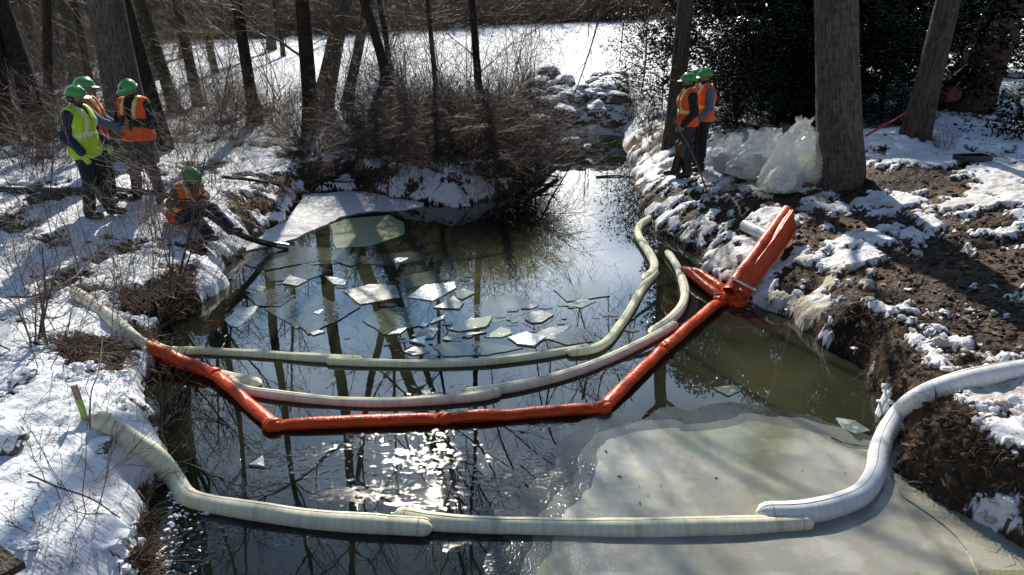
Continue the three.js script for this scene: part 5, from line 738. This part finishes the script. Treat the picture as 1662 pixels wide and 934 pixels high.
// ---------- saplings on the left bank ----------
{
  const S1 = { stems: 1, base: .02, e0: 1.3, e1: 1.5, h: 2.0, rad: .014, kids: [0, 9, 5], droop: 0, up: .03, wander: .16 };
  const sap = (label, px, py, o, seed, mat, turn = 0) => bush('sapling', label, 'sapling', G(px, py), mat, { ...S1, ...o }, seed, null, turn);
  sap('reddish sapling rising through the snow at left', 128, 470, { h: 1.5, rad: .012, e0: 1.45, e1: 1.57 }, 601, TW.red);
  sap('thin sapling at far left edge of the snow', 40, 470, { h: 1.7, rad: .009 }, 602, TW.brown);
  sap('dark sapling in front of the seated worker', 283, 462, { h: 1.5, rad: .016, stems: 2, e0: 1.1 }, 603, TW.dark);
  sap('forked sapling between the seated worker and water', 270, 475, { h: 1.3, rad: .013, stems: 3, e0: .9, base: .06 }, 604, TW.brown);
  sap('many stemmed shrub in front of the standing workers', 250, 380, { h: 1.5, rad: .008, stems: 10, e0: .7, base: .2, kids: [0, 6, 4] }, 605, TW.brown);
  sap('spreading shrub right of the standing workers', 330, 300, { h: 1.3, rad: .008, stems: 12, e0: .7, base: .25, kids: [0, 6, 4] }, 606, TW.brown);
  sap('spindly shrub in front of the far left leaning tree', 60, 330, { h: 1.6, rad: .008, stems: 6, e0: .8, base: .25, kids: [0, 6, 4] }, 607, TW.dark);
  sap('brown shrub leaning by the left end of the pale boom', 45, 560, { h: 1.0, rad: .012, stems: 9, e0: .5, base: .22, kids: [0, 6, 4] }, 608, TW.brown);
  sap('small brown bramble above the left boom', 200, 480, { h: .7, rad: .006, stems: 10, e0: .3, base: .2, kids: [0, 6, 4], droop: .06 }, 609, TW.brown);
  sap('bramble at the water edge below the forked sapling', 240, 500, { h: .7, rad: .006, stems: 10, e0: .3, base: .25, kids: [0, 6, 4], droop: .08 }, 610, TW.red);
  sap('dead weed with hanging stems over the bottom left snow', 140, 830, { h: .8, rad: .004, stems: 4, e0: 1.1, base: .06, kids: [0, 5, 3], droop: .05 }, 611, TW.brown);
  sap('small dead weed on the bottom left snow mound', 60, 860, { h: .35, rad: .003, stems: 5, e0: .7, base: .04, kids: [0, 5, 3] }, 612, TW.brown);
  sap('dead weed at the tip of the bottom left snow mound', 120, 900, { h: .3, rad: .003, stems: 5, e0: .4, base: .05, kids: [0, 5, 3] }, 613, TW.brown);
  sap('bramble hanging over the near boom at left', 262, 735, { h: .6, rad: .004, stems: 8, e0: .2, base: .15, kids: [0, 5, 4], droop: .08 }, 614, TW.brown);
  sap('low twiggy shrub at the ice shelf corner', 440, 330, { h: .6, rad: .005, stems: 10, e0: .5, base: .15, kids: [0, 5, 3] }, 615, TW.tan);
  sap('bare twigs standing on the ice shelf edge', 590, 322, { h: .8, rad: .006, stems: 8, e0: .6, base: .15, kids: [0, 5, 4] }, 616, TW.dark);
  sap('dry reddish shrub in the snow beside the pole end', 1160, 318, { h: .32, rad: .004, stems: 12, e0: .7, base: .1, kids: [0, 4, 3] }, 617, TW.red);
  sap('dry brown shrub in the snow before the grey bags', 1200, 308, { h: .25, rad: .004, stems: 12, e0: .6, base: .12, kids: [0, 4, 3] }, 618, TW.tan);
  sap('dry grassy clump in the snow under the rugged tree', 1535, 240, { h: .4, rad: .004, stems: 26, e0: .9, base: .15, kids: [0, 4, 2], droop: .02 }, 619, TW.tan);
  sap('thin shrub by the stream left of the pole holder', 1062, 250, { h: 1.2, rad: .007, stems: 12, e0: .7, base: .2, kids: [0, 6, 5], droop: .05 }, 620, TW.tan);
  sap('bare shrub reaching over the stream by the rocks', 1030, 190, { h: 1.6, rad: .008, stems: 14, e0: .6, base: .3, kids: [0, 6, 5], droop: .06 }, 621, TW.brown);
  sap('tall thin sapling at left beside the black pipe', 95, 420, { h: 2.2, rad: .009 }, 622, TW.dark);
  const thin = [bush('bare_sapling', 'x', 'sapling', V(0, 0, 0), TW.tan, { ...S1, stems: 3, base: .08, e0: 1.0, h: 1.3, rad: .006, kids: [0, 7, 5] }, 631), bush('bare_sapling', 'x', 'sapling', V(0, 0, 0), TW.brown, { ...S1, stems: 5, base: .15, e0: .6, h: .8, rad: .005, kids: [0, 6, 5], droop: .04 }, 632), bush('bare_sapling', 'x', 'sapling', V(0, 0, 0), TW.grey, { ...S1, stems: 2, base: .05, e0: 1.1, h: 1.7, rad: .007, kids: [0, 8, 5] }, 633)];
  [[30, 440], [75, 390], [150, 420], [200, 440], [215, 390], [300, 400], [345, 330], [370, 290], [310, 470], [180, 520], [70, 600], [230, 560], [400, 350], [20, 350], [120, 300], [420, 270], [470, 280], [540, 270], [390, 240], [330, 250], [280, 280], [560, 240], [250, 640], [170, 590], [100, 540], [340, 450]].forEach(([a, b], i) => { const k = i % 3, p = G(a, b), o = i < 3 ? thin[k] : copy(thin[k], 'bare_sapling', p, i * 2.1, .8 + .05 * (i % 7)); o.position.copy(p); const where = b > 500 ? 'beside the left end of the booms' : b > 340 ? 'on the snow before the left workers' : 'on the snow between the workers and ice shelf'; o.userData.label = `${['thin tan', 'low brown', 'tall grey'][k]} leafless sapling ${where}`; o.userData.group = `${['tan', 'brown', 'grey'][k]} saplings ${where}`; });
  sap('thin sapling between the standing and seated workers', 262, 400, { h: 1.9, rad: .008 }, 623, TW.brown);
}
// hanging boughs of a tree outside the frame, over the stream
{
  const t = thing('hanging_bough', 'drooping leafless bough hanging down over the stream from above', 'branch', V(0, 0, 0)), mk = (pts, r0, seed) => { const r = rngOf(seed), P = spline(pts, 16), mb = new MB(); mb.tube(P, P.map((_, k) => mix(r0, r0 * .35, k / 16)), 6); for (let k = 2; k < 16; k++) for (let c = 0; c < 2; c++) limb(mb, r, P[k], bend(V(0, -1, 0), r, .75), .45 + .7 * r(), .005, 2, { kids: [0, 0, 5], wander: .28, up: 0, droop: .05 }); part('bough', mb.geo(), TW.dark, t); };
  const z = -15; mk([atZ(975, -160, z - 1), atZ(980, -20, z), atZ(968, 45, z), atZ(948, 110, z), atZ(930, 160, z)], .03, 1); mk([atZ(1075, -120, z), atZ(1030, -40, z), atZ(1015, 20, z - .3), atZ(1005, 110, z - .3)], .02, 2); mk([atZ(900, -150, z), atZ(905, -30, z), atZ(890, 30, z), atZ(850, 60, z)], .022, 3); for (const [k, pts, r0] of [[5, [[1040, -420], [960, -330], [900, -200], [880, -60], [868, 60]], .03], [6, [[1060, -300], [1000, -200], [960, -90], [955, 60]], .025], [7, [[980, -520], [860, -420], [800, -260], [790, -100]], .035], [8, [[1080, -480], [1010, -420], [930, -400], [850, -320]], .035], [9, [[1090, -220], [1040, -180], [990, -140], [930, -120]], .025]]) mk(pts.map(([a, b], i) => atZ(a, b, z - .4 * (k % 4) - .15 * i)), r0, k);
  mk([atZ(1100, -60, z), atZ(1060, -10, z), atZ(1050, 60, z), atZ(1045, 120, z)], .018, 4);
}
// ---------- snow topped rocks by the stream head ----------
{
  const stM = new THREE.MeshPhysicalMaterial({ map: tex(256, 256, (i, j) => { const v = fbm(i / 30, j / 30, 5); return [.2 + .3 * v, .19 + .27 * v, .17 + .24 * v]; }, true), roughness: .9 }), snM = new THREE.MeshPhysicalMaterial({ color: L(...SNOW), roughness: .75 });
  const rock = seed => { const t = thing('rock', 'snow topped grey rock of the bank at the stream head', 'rock', V(0, 0, 0), 0, 'snow topped rocks at the stream head'), g = new THREE.IcosahedronGeometry(1, 4), p = g.attributes.position, s = []; for (let k = 0; k < p.count; k++) { const x = p.getX(k), y = p.getY(k), z = p.getZ(k), w = 1 + .55 * (n3(x * 1.1 + seed, y * 1.1, z * 1.1 + seed) - .5) + .2 * (n3(x * 3 + seed, y * 3, z * 3) - .5); p.setXYZ(k, x * w, y * w * .65, z * w * .85); } g.computeVertexNormals(); part('stone', g, stM, t); const c = g.clone(), q = c.attributes.position, nn = g.attributes.normal; for (let k = 0; k < q.count; k++) { const u = sst(.2, .75, nn.getY(k) + .25 * (n2(q.getX(k) * 3 + seed, q.getZ(k) * 3) - .5)); q.setXYZ(k, q.getX(k) * mix(.96, 1.03, u), q.getY(k) * mix(.96, 1, u) + mix(-.06, .14, u), q.getZ(k) * mix(.96, 1.03, u)); } c.computeVertexNormals(); part('snow', c, snM, t); return t; };
  const rk = [rock(3), rock(8), rock(15)], r = rngOf(71); let n = 0;
  const put = (px, py, s) => { const p = G(px, py), o = n < 3 ? rk[n] : copy(rk[n % 3], 'rock', p); o.position.copy(p); o.rotation.y = r() * 6.28; o.scale.set(s * (.8 + .5 * r()), s * (.7 + .5 * r()), s * (.8 + .4 * r())); const row = py < 150 ? 'along the top of the rock bank' : py < 180 ? 'in the middle of the rock bank' : 'at the foot of the rock bank by the stream'; o.userData.label = `snow topped grey rock ${row}`; o.userData.group = `rocks ${row}`; n++; };
  for (let k = 0; k < 78; k++) put(mix(862, 1022, r()), mix(122, 204, r()), .2 + .2 * r());
  const one = (label, px, py, s, w) => { const o = copy(rk[n % 3], 'rock', w ? W(px, py, -.05) : G(px, py), r() * 6, s, label); delete o.userData.group; n++; };
  one('largest dark rock at the top left of the rock bank', 885, 130, .55); one('snow covered rock standing in the stream', 928, 236, .28, 1); one('small rock beside the snow covered rock in the stream', 953, 240, .13, 1); one('white topped stone at the edge of the thicket point', 755, 338, .12, 1);
  one('dark rock half under snow at the lower left edge', 14, 716, .16); one('dark stone behind the stake at lower left', 157, 732, .1); one('brown stone in the snow above the stake', 42, 620, .12);
}
// ---------- ground litter: leaves, clods, straw, snow lumps ----------
{
  const r = rngOf(808), m4 = new THREE.Matrix4(), Q = new THREE.Quaternion(), Eu = new THREE.Euler(), S = V(1, 1, 1), P = V(0, 0, 0);
  const scatter = (name, geo, mat, n, pick, size, label, cat, flat) => { const im = new THREE.InstancedMesh(geo, mat, n), col = new THREE.Color(); let k = 0, guard = 0; while (k < n && guard++ < n * 60) { const [x, z] = pick(), [, d2, e] = landform(x, z); if (d2 < .0) continue; const [kk] = micro(x, z, d2, e), sn = kk + (n2(x * 7, z * 7) - .5) * .22; if (!flat.ok(sn, d2, e)) continue; P.set(x, height(x, z) + flat.lift, z); const s = size * (.35 + 1.9 * Math.pow(r(), 3)); S.set(s * (.7 + .6 * r()), s * (.6 + .6 * r()), s * (.7 + .6 * r())); Q.setFromEuler(Eu.set((r() - .5) * flat.tilt, r() * 6.28, (r() - .5) * flat.tilt)); im.setMatrixAt(k, m4.compose(P, Q, S)); const c = flat.col(r); im.setColorAt(k, col.setRGB(...c)); k++; } im.count = k; im.name = numbered(name); im.castShadow = im.receiveShadow = true; scene.add(im); tag(im, label, cat, null, 'stuff'); };
  const area = (x0, x1, y0, y1) => () => { const p = W(mix(x0, x1, r()), mix(y0, y1, Math.pow(r(), .8)), .55); return [p.x, p.z]; };
  const leafG = new THREE.BufferGeometry(); leafG.setAttribute('position', new THREE.Float32BufferAttribute([0, 0, -1, .5, .18, -.2, .32, .1, .6, 0, .02, 1, -.32, .2, .6, -.5, .1, -.2, 0, -.06, 0], 3)); leafG.setIndex([0, 6, 1, 1, 6, 2, 2, 6, 3, 3, 6, 4, 4, 6, 5, 5, 6, 0]); leafG.computeVertexNormals();
  const clod = new THREE.IcosahedronGeometry(1, 2); { const p = clod.attributes.position; for (let k = 0; k < p.count; k++) { const x = p.getX(k), y = p.getY(k), z = p.getZ(k), w = 1 + .8 * (n3(x * 1.4 + 3, y * 1.4, z * 1.4) - .5); p.setXYZ(k, x * w, y * w * .7, z * w); } clod.computeVertexNormals(); }
  const soilOk = { ok: s => s < .5, lift: .0, tilt: 1.2 }, brownC = q => { const a = q(); return [mix(.05, .24, a), mix(.03, .15, a), mix(.018, .08, a)]; };
  scatter('leaf_litter', leafG, M([1, 1, 1], .8), 1500, area(1020, 1690, 250, 900), .028, 'brown dead leaves scattered over the muddy right bank', 'leaf litter', { ...soilOk, lift: .012, col: brownC });
  scatter('leaf_litter', leafG, M([1, 1, 1], .8), 1500, area(-20, 480, 280, 920), .026, 'brown dead leaves scattered over the left bank', 'leaf litter', { ...soilOk, lift: .012, col: brownC });
  scatter('soil_clods', clod, M([1, 1, 1], .95), 1700, area(1030, 1690, 260, 900), .022, 'dark clods of soil on the right bank', 'soil', { ...soilOk, lift: 0, col: q => { const a = q(); return [mix(.02, .09, a), mix(.014, .06, a), mix(.01, .04, a)]; } });
  scatter('soil_clods', clod, M([1, 1, 1], .95), 1600, area(-20, 480, 300, 920), .02, 'dark clods of soil on the left bank', 'soil', { ...soilOk, lift: 0, col: q => { const a = q(); return [mix(.03, .12, a), mix(.02, .08, a), mix(.014, .05, a)]; } });
  const snowOk = { ok: (s, d) => s > .42 && s < .66, lift: .008, tilt: 1, col: () => SNOW };
  scatter('snow_lumps', clod, new THREE.MeshPhysicalMaterial({ color: 0xffffff, roughness: .75 }), 900, area(-20, 480, 300, 920), .022, 'small loose lumps of snow on the left bank', 'snow', snowOk);
  scatter('snow_lumps', clod, new THREE.MeshPhysicalMaterial({ color: 0xffffff, roughness: .75 }), 900, area(1020, 1690, 250, 900), .022, 'small loose lumps of snow on the right bank', 'snow', { ...snowOk, col: q => { const a = q() * q(); return [mix(.84, .5, a), mix(.85, .4, a), mix(.88, .27, a)]; } });
  // dry grass and roots on the steep banks
  const gm = new MB(), rg = rngOf(12); for (let k = 0; k < 16; k++) { const a = rg() * 6.28, d = V(Math.cos(a) * .6, .3 + .6 * rg(), Math.sin(a) * .6), p0 = V((rg() - .5) * .08, -.02, (rg() - .5) * .08), l = .10 + .14 * rg(); gm.twig([p0, p0.clone().addScaledVector(d, l * .5), p0.clone().addScaledVector(d, l).add(V(0, -l * .35, 0))], .0024, .001); }
  scatter('dry_grass', gm.geo(), M([1, 1, 1], .8), 520, area(1030, 1680, 330, 880), .65, 'dry brown grass and roots on the steep right bank', 'dry grass', { ok: (s, d, e) => s < .44 && d < .9 && n2(s * 40, d * 9) > .25, lift: 0, tilt: .9, col: q => { const a = q(); return [mix(.03, .16, a), mix(.018, .1, a), mix(.01, .05, a)]; } });
  scatter('dry_grass', gm.geo(), M([1, 1, 1], .8), 900, area(-20, 520, 220, 900), 1, 'dry brown grass and brambles on the left bank', 'dry grass', { ok: (s, d, e) => s < .46 && d < 2.6, lift: 0, tilt: .9, col: q => { const a = q(); return [mix(.06, .24, a), mix(.035, .15, a), mix(.02, .08, a)]; } });
  { const im = new THREE.InstancedMesh(clod, new THREE.MeshPhysicalMaterial({ color: L(...SNOW), roughness: .7 }), 120); let k = 0; while (k < 120) { const p = W(mix(236, 352, r()), mix(800, 934, r())); if (sdf(p.x, p.z) > -.03 || sdf(p.x, p.z) < -.1 - .3 * r() * r()) continue; const s = .006 + .03 * r() * r() * r(); P.set(p.x, .002, p.z); S.set(s, s * .7, s); Q.setFromEuler(Eu.set(0, r() * 6, 0)); im.setMatrixAt(k++, m4.compose(P, Q, S)); } im.name = numbered('snow_lumps'); im.castShadow = true; scene.add(im); tag(im, 'small lumps of snow floating along the lower left bank', 'snow', null, 'stuff'); }
  // leaves and twigs lying on the ice sheet
  const im = new THREE.InstancedMesh(leafG, M([.10, .05, .03], .8), 20); for (let k = 0; k < 20; k++) { const p = W(mix(930, 1420, r()), mix(715, 830, r()), .02); P.copy(p); const s = .006 + .024 * r() * r(); S.set(s, s, s); Q.setFromEuler(Eu.set(r() - .5, r() * 6, r() - .5)); im.setMatrixAt(k, m4.compose(P, Q, S)); } im.name = numbered('leaf_litter'); im.castShadow = true; scene.add(im); tag(im, 'few dead leaves lying on the milky ice sheet', 'leaf litter', null, 'stuff');
}
renderer.render(scene, camera);
